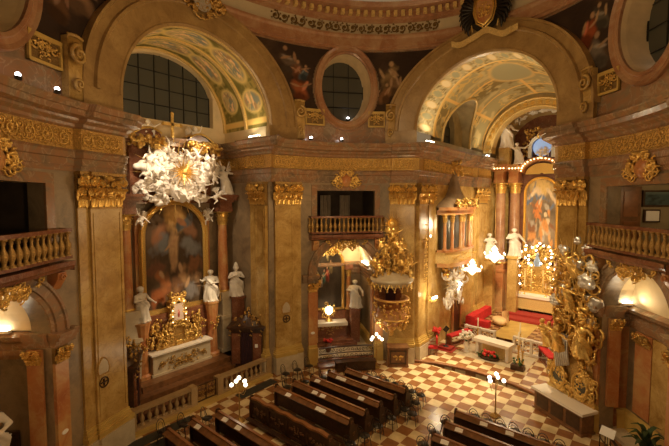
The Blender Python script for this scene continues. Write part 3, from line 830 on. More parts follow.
def chv(U, V):
    A = base(U, (.40, .33, .16)); A = mixc(A, (wav(U*1.2, V, 6, 30)-.2)*3, (.58, .46, .22)); A = mixc(A, (wav(U*1.2, V, 16, 44)-.3)*4, (.26, .19, .07)); A = mixc(A, 1.0*(np.abs(wav(U*1.6, V*1.2, 61, 20)) < .07), (.62, .42, .14))
    for v0 in (.03, .33, .66, .97): A = mixc(A, (np.abs(V-v0) < .012)*1.0, (.78, .5, .16))
    for u0 in (.2, .5, .8): A = mixc(A, (np.abs(U-u0) < .006)*1.0, (.78, .5, .16))
    d = np.sqrt(((U-.5)/.1)**2+((V-.3)/.22)**2); A = mixc(A, (1.1-d)*6, (.75, .5, .18)); A = mixc(A, (1-d)*6, (.4, .36, .2))
    return A
LY, LW, LH = 27.5, 2.5, 3.1
def lunz(y): return 13.9+LH*math.sqrt(max(0, 1-((y-LY)/LW)**2))
_f = sofn(23.6, 33, RAN+.12)
def chf(u, v):
    p = _f(u, v)
    if u < .5 and abs(p[1]-LY) < LW and p[2] < lunz(p[1]): return None
    return p
colormesh('ceiling_chancel', chf, 180, 150, chv, 'fresco', kind='structure')
m = MB(); rr = RAN+.12
def vx(z): return XNC-math.sqrt(max(0, rr*rr-max(0, z-SPR)**2))
m.grid(lambda y, k: ([vx(lunz(y))+.06, XC-.7][k], y, lunz(y)), frange(LY-LW, LY+LW, 30), [0, 1]); m.build('ceiling_lunette', 'creamv', kind='structure', smooth=True)
m = MB(); m.tube([(vx(lunz(y))+.02, y, lunz(y)) for y in frange(LY-LW, LY+LW, 40)], .09, 6); trim(m, 'goldp')
m = MB()
for x, sg in ((XC, 1), (XD, -1)):
    m.grid(lambda y, z: (x, y, z), [21.2, 23.6], [0, 13.4]); m.grid(lambda y, z: (x, y, z), [23.6, 34], [0, 13.4])
m.build('wall_chancel', 'pale2' if 'pale2' in M else 'ochre', kind='structure')
# lunette window and painted plaster in the chancel wall above the cornice
m = MB(); wl = (25.6, 28.4, lambda s: 14.1, lambda s: 14.9+1.75*math.sqrt(max(0, 1-((s-27.0)/1.42)**2)))
strips(m, wallX(XC-.66), merge(frange(24.5, 31, 12), frange(25.6, 28.4, 16)), 13.2, 17.2, [wl]); ol = [(25.6, 14.1)]+[(s, wl[3](s)) for s in frange(25.6, 28.4, 16)]+[(28.4, 14.1), (25.6, 14.1)]
reveal(m, wallX(XC-.66), ol, 0, .5)
m.grid(lambda y, z: (XD+.16, y, z), [23.5, 33], [13.2, 14.5])
m.grid(lambda y, k: ([XC-.16, XC-.16, XC-.7][k], y, [13.2, 13.92, 13.92][k]), [23.5, 33], range(3)); m.build('wall_chancel_upper', 'creamv', kind='structure')
glazing('window_5', wallX(XC-.66), 25.6, 28.4, 14.1, wl[3], 3, 4, .4)
# second arch ring
m = MB(); archband(m, wallY(33), XNC, SPR-.3, [(3.25, .9), (3.25, -.12), (3.33, -.16), (3.4, -.1), (3.8, -.1), (3.9, -.18), (3.98, -.1), (3.98, .9)], n=44); trim(m, 'goldp')
def lunfn(u, v):
    a = PI*u; r = 3.97*(1-v)+4.2*v; return (CX-r*cos(a), 33.0, SPR-.3+r*sin(a)*(1+.02*v))
m = MB(); m.grid(lambda a, r: (XNC-r*cos(a), 33.05, SPR-.3+r*sin(a)), frange(0, PI, 40), [3.9, 5.0]); m.build('wall_chancel_arch', 'creamv', kind='structure')
m = MB(); rinceau(m, lambda s, z, d: (CX-z*cos(s), 33+d, SPR-.3+z*sin(s)), .1, .2, 3.4, 3.8) if False else None
m = MB()
for k in range(22):
    a = PI*(k+.5)/22; m.box((XNC-3.6*cos(a), 32.86, SPR-.3+3.6*sin(a)), (.25, .06, .25)); spiral(m, wallY(32.9), XNC-3.6*cos(a), SPR-.3+3.6*sin(a), .16, 1.1, a*2, 1, 0, .03, 10)
trim(m, 'gold')
# apse
ap = [(XNC+3.7*cos(t), 34+4.4*sin(t)) for t in frange(PI, 0, 24)]
m = MB(); m.grid(lambda p, z: (p[0], p[1], z), [(XC, 33.3)]+ap+[(XD, 33.3)], [0, 13.6]); m.build('wall_apse', 'ochre', kind='structure')
m = MB(); m.grid(lambda t, k: (XNC+3.7*cos(t)*cos(k), 34+4.4*sin(t)*cos(k), 13.5+4.3*sin(k)), frange(PI, 0, 24), frange(0, PI/2, 10)); m.grid(lambda a, y: (XNC-3.8*cos(a), y, 13.5+4.3*sin(a)), frange(0, PI, 24), [33, 34.1]); m.build('ceiling_apse', 'creamd', kind='structure', smooth=True)
# ------------------------------------------------------------------ carved figures
def tocl(v): return Vector(v)
def robed(arms, lean=0, seed=1, hat=False, hair=.03):
    """standing draped figure 1.8 m tall facing -y, one continuous surface"""
    rnd = random.Random(seed); m = MB(); ph = rnd.uniform(0, 6)
    prof = [(0,.0,.0),(0,.30,.24),(.12,.28,.23),(.35,.25,.21),(.6,.23,.19),(.85,.215,.175),(1.02,.19,.15),(1.15,.165,.13),(1.28,.19,.14),(1.38,.20,.13),(1.46,.14,.10),(1.5,.06,.06),(1.5,0,0)]
    def fn(a, k):
        z, rx, ry = prof[k]; f = 1+(.13*sin(6*a+ph+z*2)+.07*sin(11*a-z*5))*(1-min(1, z/1.3))
        ox = .06*sin(z*2.6+ph)+lean*z*.12
        return (ox+cos(a)*rx*f, sin(a)*ry*f-.03*sin(z*2), z)
    m.grid(fn, frange(0, 2*PI*35/36, 35), range(len(prof)), cu=True)
    tx = .06*sin(1.4*2.6+ph)+lean*1.4*.12; hx = tx+lean*.05
    m.tube([(hx, 0, 1.42), (hx, -.01, 1.58)], .055, 10); m.ball((hx, -.02, 1.67), (.085,.1,.125), 14, 10); m.ball((hx, .02, 1.70), (.10+hair,.10+hair,.12+hair*.6), 12, 8)
    m.tube([(hx, -.10, 1.69), (hx, -.145, 1.645), (hx, -.11, 1.63)], .018, 6)
    m.ball((hx, -.09, 1.58), (.05,.04,.05), 8, 6)
    if hat: m.lathe([(.09,0),(.10,.08),(.05,.26),(0,.32)], (hx, 0, 1.76), 10)
    for sg, (e, h) in zip((-1, 1), arms):
        s = Vector((tx+sg*.19, 0, 1.39)); e = Vector((tx+sg*e[0], e[1], e[2])); h = Vector((tx+sg*h[0], h[1], h[2]))
        m.cap(s, e, .075, .06, 10); m.cap(e, h, .058, .036, 10)
        m.lathe([(.07,-.12),(.1,-.25),(.0,-.26)], tuple(e), 8)
        d = (h-e).normalized(); m.ball(h+d*.05, (.04,.03,.045), 8, 6)
        o = d.orthogonal().normalized()
        for q in range(5): m.tube([h+d*.05+o*(.02*(q-2)), h+d*(.13-.01*abs(q-2))+o*(.024*(q-2))], .011, 5)
    # draped mantle over one shoulder
    pts = [(tx-.2, .02, 1.42), (tx-.08, -.15, 1.25), (tx+.1, -.19, 1.0), (tx+.22, -.12, .8), (tx+.27, .02, .5), (tx+.25, .05, .2)]
    m.tube(pts, [.05,.06,.075,.08,.07,.05], 8)
    m.tube([(p[0]-.05, p[1]+.01, p[2]-.12) for p in pts], [.03,.04,.05,.05,.05,.03], 8)
    for sg in (-1, 1): m.ball((tx+sg*.09, -.2, .04), (.05,.12,.05), 8, 6)
    return m
def putto(arms, legs, seed=1, body=(0,0,1)):
    """chubby winged child about 0.9 m, facing -y"""
    m = MB()
    m.ball((0,0,.34), (.15,.12,.13), 12, 8); m.ball((0,-.02,.44), (.135,.12,.13), 12, 8); m.ball((0,0,.56), (.14,.10,.11), 12, 8)
    m.tube([(0,0,.6), (0,0,.7)], .05, 8); m.ball((0,-.01,.78), (.10,.105,.12), 14, 10); m.ball((0,.02,.81), (.11,.11,.11), 12, 8)
    m.ball((0,-.115,.765), (.018,.02,.018), 6, 5)
    for sg in (-1, 1): m.ball((sg*.045,-.085,.745), (.035,.03,.03), 6, 5)
    for sg, (e, h) in zip((-1, 1), arms):
        s = Vector((sg*.13, 0, .59)); e = Vector((sg*e[0], e[1], e[2])); h = Vector((sg*h[0], h[1], h[2]))
        m.cap(s, e, .052, .042, 8); m.cap(e, h, .042, .028, 8); d = (h-e).normalized(); o = d.orthogonal().normalized(); m.ball(h+d*.03, .032, 8, 6)
        for q in range(5): m.tube([h+d*.03+o*(.014*(q-2)), h+d*.085+o*(.018*(q-2))], .009, 4)
    for sg, (k, f) in zip((-1, 1), legs):
        s = Vector((sg*.08, 0, .30)); k = Vector((sg*k[0], k[1], k[2])); f = Vector((sg*f[0], f[1], f[2]))
        m.cap(s, k, .075, .055, 8); m.cap(k, f, .055, .034, 8); m.ball(f+Vector((0,-.04,-.01)), (.03,.06,.025), 8, 6)
    m.tube([(-.15,.0,.42), (0,-.13,.33), (.16,-.02,.30), (.28,.08,.36)], [.03,.05,.05,.02], 6)
    return m
def wings(l=.5, h=.5, z=1.35, y=.1):
    m = MB()
    for sg in (-1, 1):
        for k in range(9):
            q = k/8; a = 1.25-q*1.9; L = l*(1.05-.35*q)
            p0 = Vector((sg*.05, y, z)); p1 = p0+Vector((sg*l*.35*q+sg*.05, .08, h*.3*(1-q)))
            p2 = p1+Vector((sg*cos(a)*L, .12, sin(a)*L)); d = (p2-p1).normalized()
            w = .06*l/.5; o = Vector((-d.z*sg, 0, d.x*sg))*w
            i = m.mark(); m.v += [tuple(p1-o*.6), tuple(p1+o*.6), tuple(p2+o*.5), tuple(p2+d*w), tuple(p2-o*.5)]; m.face((i, i+1, i+2, i+3, i+4))
            i = m.mark(); q2 = Vector((0,.02,0)); m.v += [tuple(v+q2) for v in (p1-o*.6, p1+o*.6, p2+o*.5, p2+d*w, p2-o*.5)]; m.face((i+4, i+3, i+2, i+1, i))
        m.tube([(sg*.03,y,z), (sg*(l*.25),y+.08,z+h*.35), (sg*l*.6,y+.12,z+h*.35)], [.03,.045,.02], 6)
    return m
_A1 = [((.32,-.1,1.15),(.12,-.28,1.2)), ((.36,.0,1.12),(.42,-.2,.95))]
_A2 = [((.36,.0,1.15),(.38,-.22,1.3)), ((.3,-.08,1.12),(.1,-.25,1.12))]
_A3 = [((.42,-.05,1.45),(.6,-.15,1.75)), ((.34,.0,1.12),(.42,-.25,1.02))]
_A4 = [((.3,-.1,1.13),(.05,-.27,1.3)), ((.3,-.1,1.13),(.05,-.27,1.28))]
_A5 = [((.42,-.1,1.42),(.62,-.3,1.5)), ((.42,0,1.35),(.66,-.05,1.6))]
SM = {}
for k, (ar, ln, sd, mat, hat) in {'a': (_A1, .3, 3, 'wmarble', False), 'b': (_A2, -.4, 5, 'wmarble', False), 'c': (_A3, .2, 8, 'white', False), 'd': (_A4, 0, 11, 'wmarble', True), 'e': (_A5, .4, 14, 'gold', False), 'f': (_A3, -.3, 17, 'gold', False), 'g': (_A5, -.2, 21, 'white', False)}.items():
    SM[k] = fuse(robed(ar, ln, sd, hat), mat, .024)
PL = [[((.17,-.28,.28),(.16,-.2,.08)), ((.16,-.2,.16),(.22,.05,.0))], [((.2,-.2,.3),(.3,-.1,.1)), ((.12,-.3,.36),(.12,-.32,.12))], [((.1,-.05,.12),(.12,.12,-.05)), ((.16,-.18,.2),(.2,.0,.02))]]
PA = [[((.28,-.05,.66),(.4,-.1,.82)), ((.26,-.08,.5),(.36,-.22,.46))], [((.3,0,.6),(.5,-.05,.68)), ((.3,-.02,.62),(.48,-.1,.74))], [((.22,-.12,.48),(.06,-.24,.56)), ((.28,0,.7),(.34,-.05,.92))]]
PM = {}
for i in range(3):
    PM['w%d' % i] = fuse(putto(PA[i], PL[i], i), 'white', .02)
    g = PM['w%d' % i].copy(); g.materials.clear(); g.materials.append(M['gold']); PM['g%d' % i] = g
def recol(key, mat):
    g = SM[key].copy(); g.materials.clear(); g.materials.append(M[mat]); return g
SM['a_g'] = recol('a', 'gold'); SM['b_g'] = recol('b', 'gold'); SM['c_g'] = recol('c', 'gold'); SM['g_g'] = recol('g', 'gold'); SM['d_g'] = recol('d', 'gold')
WGM = {}
for mk in ('white', 'gold'):
    o = wings(.27, .3, .58, .08).build('wings', mk); WGM['p'+mk] = o.data; bpy.data.objects.remove(o)
    o = wings(.6, .6, 1.35, .1).build('wings', mk); WGM['r'+mk] = o.data; bpy.data.objects.remove(o)

def statue(key, loc, face, label, s=1.0, wing=None, group=None, prop=None, name='statue', cat='statue', tilt=None):
    """face = direction angle the figure looks toward (deg, world)"""
    t = thing(name, label, cat, loc, R(face+90), group)
    if tilt: t.rotation_euler = (tilt[0], tilt[1], R(face+90))
    b = meshobj('body', SM[key], t, (0,0,0), 0, (s*1.42, s*1.35, s*1.0))
    if wing: meshobj('wings', WGM['r'+wing], t, (0,0,0), 0, s)
    if prop == 'staff':
        m = MB(); m.tube([(.52*s,-.25*s,.0), (.44*s,-.22*s,2.05*s)], .022*s, 6); m.build('staff', 'goldd', t)
    if prop == 'trumpet':
        m = MB(); m.tube([(.1*s,-.2*s,1.6*s), (.5*s,-.3*s,1.85*s), (.95*s,-.35*s,2.15*s), (1.05*s,-.36*s,2.2*s)], [.02*s,.02*s,.035*s,.09*s], 8); m.build('trumpet', 'goldp', t)
    if prop == 'crown':
        m = MB(); m.lathe([(.11*s,0),(.13*s,.05*s),(.11*s,.12*s)], (0, 0, 1.8*s), 10); m.build('crown', 'goldd', t)
    return t
def cherub(i, loc, face, label, s=1.0, gold=False, group=None, tilt=None, wing=True):
    t = thing('cherub', label, 'sculpture', loc, R(face+90), group)
    if tilt: t.rotation_euler = (R(tilt[0]), R(tilt[1]), R(face+90))
    k = ('g' if gold else 'w')+str(i % 3)
    meshobj('body', PM[k], t, (0,0,0), 0, s)
    if wing: meshobj('wings', WGM['p'+('gold' if gold else 'white')], t, (0,0,0), 0, s)
    return t
def cloudmesh(size, n, seed, mat, vox=.06):
    rnd = random.Random(seed); m = MB()
    for k in range(n):
        a = rnd.uniform(0, 6.28); q = math.sqrt(rnd.random())
        r = rnd.uniform(.14, .3)*min(size[0], size[2])
        m.ball((cos(a)*q*size[0]*.4, rnd.uniform(-.5,.5)*size[1]*.6, sin(a)*q*size[2]*.4), (r*1.2, min(r, size[1]*.5), r*.85), 12, 8)
    m.box((0,0,0), (size[0]*.3, size[1]*.5, size[2]*.3))
    return fuse(m, mat, vox, 'cloud', 1)
def sunburst(m, c, r0, r1, n, y=0, seed=1, w=.05):
    rnd = random.Random(seed)
    for k in range(n):
        a = 2*PI*k/n; L = r1*(1 if k % 2 else rnd.uniform(.65, .85))
        d = Vector((cos(a), 0, sin(a))); o = Vector((-sin(a), 0, cos(a)))
        p = Vector(c)+d*r0; q = Vector(c)+d*L+Vector((0,y,0)); i = m.mark()
        m.v += [tuple(p-o*w), tuple(p+o*w), tuple(p+Vector((0,-w,0))), tuple(p+Vector((0,w,0))), tuple(q)]
        for f in ((0,2,4),(2,1,4),(1,3,4),(3,0,4),(0,3,1,2)): m.face([i+j for j in f])
    return m
def arched(w, z0, z1, n=16):
    r = w; return [(-w, z0), (-w, z1-r)]+[(-r*cos(a), z1-r+r*sin(a)) for a in frange(0, PI, n)]+[(w, z1-r), (w, z0)]
def altarpainting(t, w, z0, z1, y, figs, ground, nu=60, nv=90, mats=('gold',), fw=.22, seed=1):
    """arch-topped canvas in gilt frame, in t's local frame facing -y"""
    def fn(u, v):
        x = -w+2*w*u; z = z0+(z1-z0)*v
        if z > z1-w and math.hypot(x, z-(z1-w)) > w: return None
        return (x, y, z)
    def cf(U, V):
        A = base(U, ground); A = mixc(A, .5*(wav(U, V, seed, 7)+.2), tuple(c*1.9 for c in ground)); A = mixc(A, .5*(wav(U, V, seed+9, 9)), tuple(c*.4 for c in ground))
        for f in figs:
            A = figure2d(A, U, V, *f) if len(f) == 8 else blob(A, U, V, *f)
        return mixc(A, .2*wav(U, V, seed+3, 60), (.02,.012,.01))
    colormesh('canvas', fn, nu, nv, cf, 'attr', t)
    ol = arched(w, z0, z1); m = MB()
    pr = [(-.02, .04), (-.02, -.05), (fw*.25, -.12), (fw*.5, -.08), (fw*.8, -.16), (fw, -.05), (fw, .06)]
    cen = Vector((0, 0)); pts = []
    N = len(ol)
    nrm = []
    for i in range(N):
        a = Vector(ol[max(0, i-1)]); c = Vector(ol[min(N-1, i+1)]); d = (c-a).normalized(); nrm.append(Vector((-d.y, d.x)))
    m.grid(lambda i, k: (ol[i][0]+nrm[i].x*pr[k][0], y+pr[k][1], ol[i][1]+nrm[i].y*pr[k][0]), range(N), range(len(pr)))
    m.bx(-w-fw, w+fw, y-.14, y+.04, z0-fw*.8, z0)
    m.build('frame', mats[0], t, smooth=False)
# ------------------------------------------------------------------ balconies
def balcony(mapf, label, group=None):
    t = thing('balcony', label, 'balcony', (0,0,0))
    W = 2.3
    def out(s): return -(.42+.2*(.5+.5*cos(PI*s/W*1.0)) if abs(s) < W else .42)
    m = MB(); ss = frange(-W, W, 24)
    pr = [(7.62, -.15), (7.66, .1), (7.74, .14), (7.8, .2), (7.95, .2), (7.95, None)]
    m.grid(lambda s, k: mapf(s, pr[k][0], (out(s)-(pr[k][1]) if pr[k][1] is not None else .1)), ss, range(len(pr)))
    m.grid(lambda s, k: mapf(s, 7.62, [.1, out(s)+.15][k]), ss, [0, 1])
    for s in (-W, W): m.grid(lambda z, d: mapf(s, z, d), [7.62, 7.95], [.1, out(s)-.15])
    m.build('slab', 'dred', t)
    m = MB(); path = [(-W, .05)]+[(s, out(s)) for s in ss]+[(W, .05)]
    for z0, z1, w in ((8.02, 8.12, .09), (8.93, 9.05, .11)):
        pr2 = [(-w, z0), (-w, z1), (w, z1), (w, z0), (-w, z0)]
        m.grid(lambda p, k: mapf(p[0], pr2[k][1], p[1]+pr2[k][0]), path, range(5))
    m.build('rail', 'dred', t)
    b = MB(); b.lathe(balprof(.82, .115), (0,0,0), 10); bo = b.build('baluster', 'goldb', t, True); me = bo.data; bo.location = mapf(-W+.1, 8.11, out(-W)); 
    n = 17
    for k in range(1, n): s = -W+.1+(2*W-.2)*k/(n-1); meshobj('baluster', me, t, mapf(s, 8.11, out(s)))
    for s in (-W, W): meshobj('baluster', me, t, mapf(s, 8.11, -.2))
    for s in (-1.95, 1.95):
        m = MB(); m.grid(lambda k, x: mapf(s+x, [7.6, 7.6, 7.35, 7.0, 6.95][k], [.1, -.42, -.38, -.14, .05][k]), range(5), [-.17, .17])
        for x in (-.17, .17):
            i = m.mark(); m.v += [tuple(mapf(s+x, z, d)) for z, d in ((7.6,.1),(7.6,-.42),(7.35,-.38),(7.0,-.14),(6.95,.05))]; m.face(range(i, i+5))
        spiral(m, mapf, s, 7.42, .12, 1.3, 0, 1, -.42, .04); m.build('bracket', 'redp', t)
    m = MB(); flourish(m, mapf, 2.6, .7, 0, 7.45, -.3, 14, 8, .05, 1.1); flourish(m, mapf, 1.0, .9, 0, 7.2, -.38, 8, 9, .05); m.build('gilt_garland', 'gold', t, True)
    return t
balcony(NW, 'far balcony with gilt balusters above the round-arched side altar between two big piers')
balcony(NE, 'right-hand balcony with gilt balusters in front of the room with two framed pictures')
balcony(SW, 'left-hand balcony with gilt balusters cut by the left edge of the picture')
for mapf, lab in ((NW, 'gilt cartouche above the far balcony opening'), (NE, 'gilt cartouche with red centre above the right balcony opening'), (SW, 'gilt cartouche above the left balcony opening at the picture edge')):
    t = thing('cartouche', lab, 'ornament', mapf(0, 11.2, 0)); t.location = (0,0,0)
    m = MB(); flourish(m, mapf, 1.7, 1.1, 0, 11.15, -.12, 16, 12, .055, 1.15); flourish(m, mapf, .9, .5, 0, 11.6, -.16, 6, 13, .05); m.build('scrollwork', 'gold', t, True)
    m = MB(); m.grid(lambda a, k: mapf([.02,.26,.33][k]*cos(a), 11.15+[.02,.3,.38][k]*sin(a), [-.26,-.2,-.1][k]), frange(0, 2*PI, 20), range(3)); m.build('shield', 'redp', t, True)

def place(mat, x, y, z=0): return tuple((mat @ Vector((x, y, z))))
def ang(mat): return mat.to_euler().z
# rooms behind the balconies
t = thing('framed_picture', 'upper framed dark landscape picture on the pale wall behind the right balcony', 'picture', place(MNE, -1.94, 1.95, 10.05), ang(MNE)+PI/2)
m = MB(); m.bx(-.6, .6, -.05, .04, -.34, .34); m.build('frame', 'wood', t)
colormesh('canvas', lambda u, v: (-.52+1.04*u, -.06, -.27+.54*v), 24, 14, lambda U, V: mixc(mixc(base(U, (.09,.13,.13)), (wav(U, V, 3, 8)), (.05,.06,.06)), (V-.75)*4, (.18,.24,.22)), 'attr', t)
t = thing('framed_picture', 'lower framed pale print on the pale wall behind the right balcony', 'picture', place(MNE, -1.94, 1.75, 9.33), ang(MNE)+PI/2)
m = MB(); m.bx(-.32, .32, -.05, .04, -.27, .27); m.build('frame', 'wood', t)
m = MB(); m.bx(-.26, .26, -.07, -.05, -.21, .21); m.build('canvas', 'paper', t)
t = thing('wooden_door', 'brown panelled wooden door leaf behind the left part of the right balcony', 'door', place(MNE, -1.94, .85, 7.9), ang(MNE)+PI/2)
m = MB(); m.bx(-.42, .42, -.06, .04, 0, 2.65); m.build('leaf', 'wood2', t)
m = MB(); m.bx(-.28, .28, -.1, -.06, .3, 1.2); m.bx(-.28, .28, -.1, -.06, 1.4, 2.45); m.build('raised_panel', 'woodr', t)
for x, lab in ((-.9, 'pale drawn curtain hanging left of centre behind the far balcony'), (.4, 'dim grey curtain hanging right of centre behind the far balcony')):
    m = MB(); m.grid(lambda s, z: (s, .06*sin(s*24), z), frange(-.35, .35, 40), [0, 2.4]); o = m.build('curtain', 'curtain', None, True, place(MNW, x, 2.2, 7.9), ang(MNW)); tag(o, lab, 'curtain')

# ------------------------------------------------------------------ side altars in the corner niches
def column(m_s, m_c, m_b, t, x, y, z0, z1, r, cap=.75):
    a = MB(); a.lathe([(r*1.35,0),(r*1.35,r*.35),(r*1.2,r*.5),(r*1.25,r*.7),(r*1.02,r*.9),(r,1.0),(r*.86,z1-z0-cap)], (x, y, z0), 18); c = a.build('column', m_s, t, True)
    a = MB(); capital_round(a, (x, y, z1-cap), r*.86, cap); a.build('capital', m_c, c, True)
    a = MB(); a.lathe([(r*1.4,-.01),(r*1.45,r*.15),(r*1.4,r*.3),(r*1.2,r*.45)], (x, y, z0), 18); a.build('column_base', m_c, c, True)
def box_part(t, name, mat, *b):
    m = MB()
    for q in b: m.bx(*q)
    return m.build(name, mat, t)
def mensa(t, w, y0, y1, z0, z1, body='pale', top='linen'):
    box_part(t, 'altar_table', body, (-w, w, y0, y1, z0, z1-.1), (-w-.06, w+.06, y0-.05, y1, z0, z0+.12), (-w-.04, w+.04, y0-.04, y1, z1-.18, z1-.08))
    c = box_part(t, 'altar_cloth', top, (-w-.1, w+.1, y0-.1, y1+.02, z1-.08, z1), (-w-.1, w+.1, y0-.11, y0-.08, z1-.22, z1))
def corner_altar(mat, D, label, figs, ground, seed):
    t = thing('side_altar', label, 'altar', place(mat, -.45, D-.02, .17), ang(mat))
    box_part(t, 'step', 'dred', (-1.7, 1.7, -2.2, 0, 0, .15), (-1.5, 1.5, -1.9, 0, .15, .3))
    mensa(t, 1.15, -1.15, -.35, .3, 1.3, 'dred')
    box_part(t, 'retable', 'dred', (-1.6, 1.6, -.35, 0, .3, 1.9))
    for q in ((-1.75, -1.25, -.6, 0, .3, 2.0), (1.25, 1.75, -.6, 0, .3, 2.0)): box_part(t, 'pedestal', 'dred', q)
    for q in ((-1.75, -1.2, -.65, 0, 4.9, 5.25), (1.2, 1.75, -.65, 0, 4.9, 5.25)): box_part(t, 'cornice', 'dred', q)
    altarpainting(t, 1.05, 2.1, 6.35, -.12, figs, ground, 44, 70, seed=seed, fw=.18)
    for x in (-1.5, 1.5): column('redp', 'gold', 'ochre2', t, x, -.35, 2.0, 4.9, .17, .5)
    m = MB(); flourish(m, wallY(-.25), 1.9, 1.2, 0, 6.45, 0, 16, seed, .06); clump(m, (0, -.35, 6.4), (1.6, .4, 1.0), 40, seed, .045); m.build('gilt_crest', 'gold', t, True)
    m = MB(); flourish(m, wallY(-1.17), 1.6, .7, 0, .85, 0, 10, seed+2, .035); m.build('altar_front_ornament', 'goldd', t, True)
    return t
corner_altar(MNW, 4.2, 'side altar with dark arched painting under the far balcony', [(.5,.55,.15,(.32,.06,.03),(.55,.3,.16),.2,3,.9),(.38,.5,.15,(.08,.16,.12),(.6,.34,.2),-.2,4,.9),(.62,.68,.13,(.3,.2,.08),(.55,.3,.16),.1,5,.9),(.5,.86,.1,(.4,.3,.12),(.55,.35,.2),.6,6,.9),(.3,.42,.1,(.5,.38,.3),(.5,.3,.16),.2,7,.9)], (.05,.035,.022), 3)
corner_altar(MSW, 3.2, 'side altar under the left balcony at the picture edge', [(.5,.5,.2,(.2,.08,.04),(.4,.25,.15),0,9,.9)], (.05,.03,.02), 5)
# monstrance-like lit shrine on the far niche altar
t = thing('reliquary', 'small gilt reliquary shining white on the altar under the far balcony', 'reliquary', place(MNW, -.45, 3.5, 1.48), ang(MNW))
m = MB(); sunburst(m, (0,0,.75), .25, .52, 24, 0, 3, .035); m.lathe([(.28,0),(.2,.1),(.07,.2),(.06,.45)], (0,0,0), 12); clump(m, (0,0,.75), (1.0,.2,1.0), 20, 3, .03); m.build('mount', 'gold', t, True)
m = MB(); m.ball((0,-.06,.75), (.25,.06,.3), 14, 8); m.build('lit_disc', 'strip', t, True)
t = thing('flower_bowl', 'pink red flower bowl on dark step left of the far side altar', 'flowers', place(MNW, -.9, 1.2, .17), 0)
m = MB(); m.lathe([(.12,0),(.2,.2),(.25,.6),(.22,.62)], (0,0,0), 12); m.build('bowl', 'dred', t, True)
m = MB(); rnd = random.Random(4)
for k in range(26): m.ball((rnd.uniform(-.28,.28), rnd.uniform(-.2,.2), .68+rnd.uniform(0,.15)), .07, 6, 4)
m.build('blossoms', 'flower', t, True)
statue('a', place(MNW, 1.25, 2.8, 2.55), math.degrees(ang(MNW))-90-25, 'white marble saint standing right of the far side altar painting', 1.05)
box_part(tag(box_part(None, 'statue_plinth', 'dred', (0,0,0,0,0,0)), 'tall dark red plinth carrying the white saint in the far niche', 'plinth'), 'shaft', 'dred', (-.3, .3, -.3, .3, 0, 2.36), (-.36, .36, -.36, .36, 2.2, 2.38))
o = [o for o in COL.objects if o.name.startswith('statue_plinth')][-1]; o.location = place(MNW, 1.25, 2.8, .17); o.rotation_euler.z = ang(MNW)
statue('b', place(MSW, .6, 1.0, 1.55), 20, 'white marble statue at the left picture edge below the left arch', 1.25)
tag(box_part(None, 'statue_plinth', 'dred', (-.35,.35,-.35,.35,0,1.35), (-.42,.42,-.42,.42,1.25,1.38)), 'dark plinth under the statue at the left picture edge', 'plinth').location = place(MSW, .6, 1.0, .17)
t = thing('gilt_shrine', 'gilt shrine with glittering crest below the left arch at picture edge', 'shrine', place(MSW, .35, 1.6, 2.8), ang(MSW))
m = MB(); clump(m, (0,0,1.4), (1.6,.6,2.8), 90, 7, .05); m.build('scrollwork', 'gold', t, True)
m = MB(); m.bx(-.5,.5,-.1,.3,0,2.2); m.build('case', 'goldd', t)
t = thing('framed_picture', 'small dark framed picture on the wall inside the left arch', 'picture', place(MSW, 2.0, 1.5, 1.6), ang(MSW)-PI/2)
m = MB(); m.bx(-.35,.35,-.06,.04,-.5,.5); m.build('frame', 'wood', t)
colormesh('canvas', lambda u, v: (-.27+.54*u, -.07, -.42+.84*v), 20, 28, lambda U, V: figure2d(base(U, (.06,.035,.02)), U, V, .5, .45, .3, (.2,.12,.06), (.35,.22,.12), .1, 3, .8), 'attr', t)

# front rail of the far niche
t = thing('wrought_iron_rail', 'low dark openwork rail across the far side altar niche', 'railing', (0,0,0))
m = MB()
for z in (.2, .62, 1.0): m.tube([NW(s, z, -.2) for s in frange(-1.75, 1.75, 10)], .03 if z < .9 else .05, 6)
m.build('rail', 'wood', t)
m = MB()
for k in range(14): spiral(m, NW, -1.6+k*.246, .42, .12, 1.2, k*2, 1 if k % 2 else -1, -.2, .018, 10); spiral(m, NW, -1.6+k*.246, .8, .12, 1.2, k*2+2, -1 if k % 2 else 1, -.2, .018, 10)
m.build('scroll_panel', 'iron', t, True)
m = MB(); m.grid(lambda s, k: NW(s, [0,.14,.14,0][k], [-.9,-.9,.4,.4][k]), frange(-1.9, 1.9, 8), range(4)); tag(m.build('altar_step', 'dred'), 'dark step in front of the far side altar rail', 'step')
t = thing('kneeling_bench', 'long dark bench standing before the far side altar rail', 'bench', (0,0,0))
m = MB(); m.grid(lambda s, k: NW(s, [.0,.52,.52,.0][k], [-1.5,-1.5,-1.15,-1.15][k]), frange(-1.0, 1.7, 8), range(4)); m.build('bench_body', 'wood', t)
m = MB(); m.grid(lambda s, k: NW(s, [.5,.56,.56,.5][k], [-1.55,-1.55,-1.1,-1.1][k]), frange(-1.05, 1.75, 8), range(4)); m.build('seat', 'wood', t)

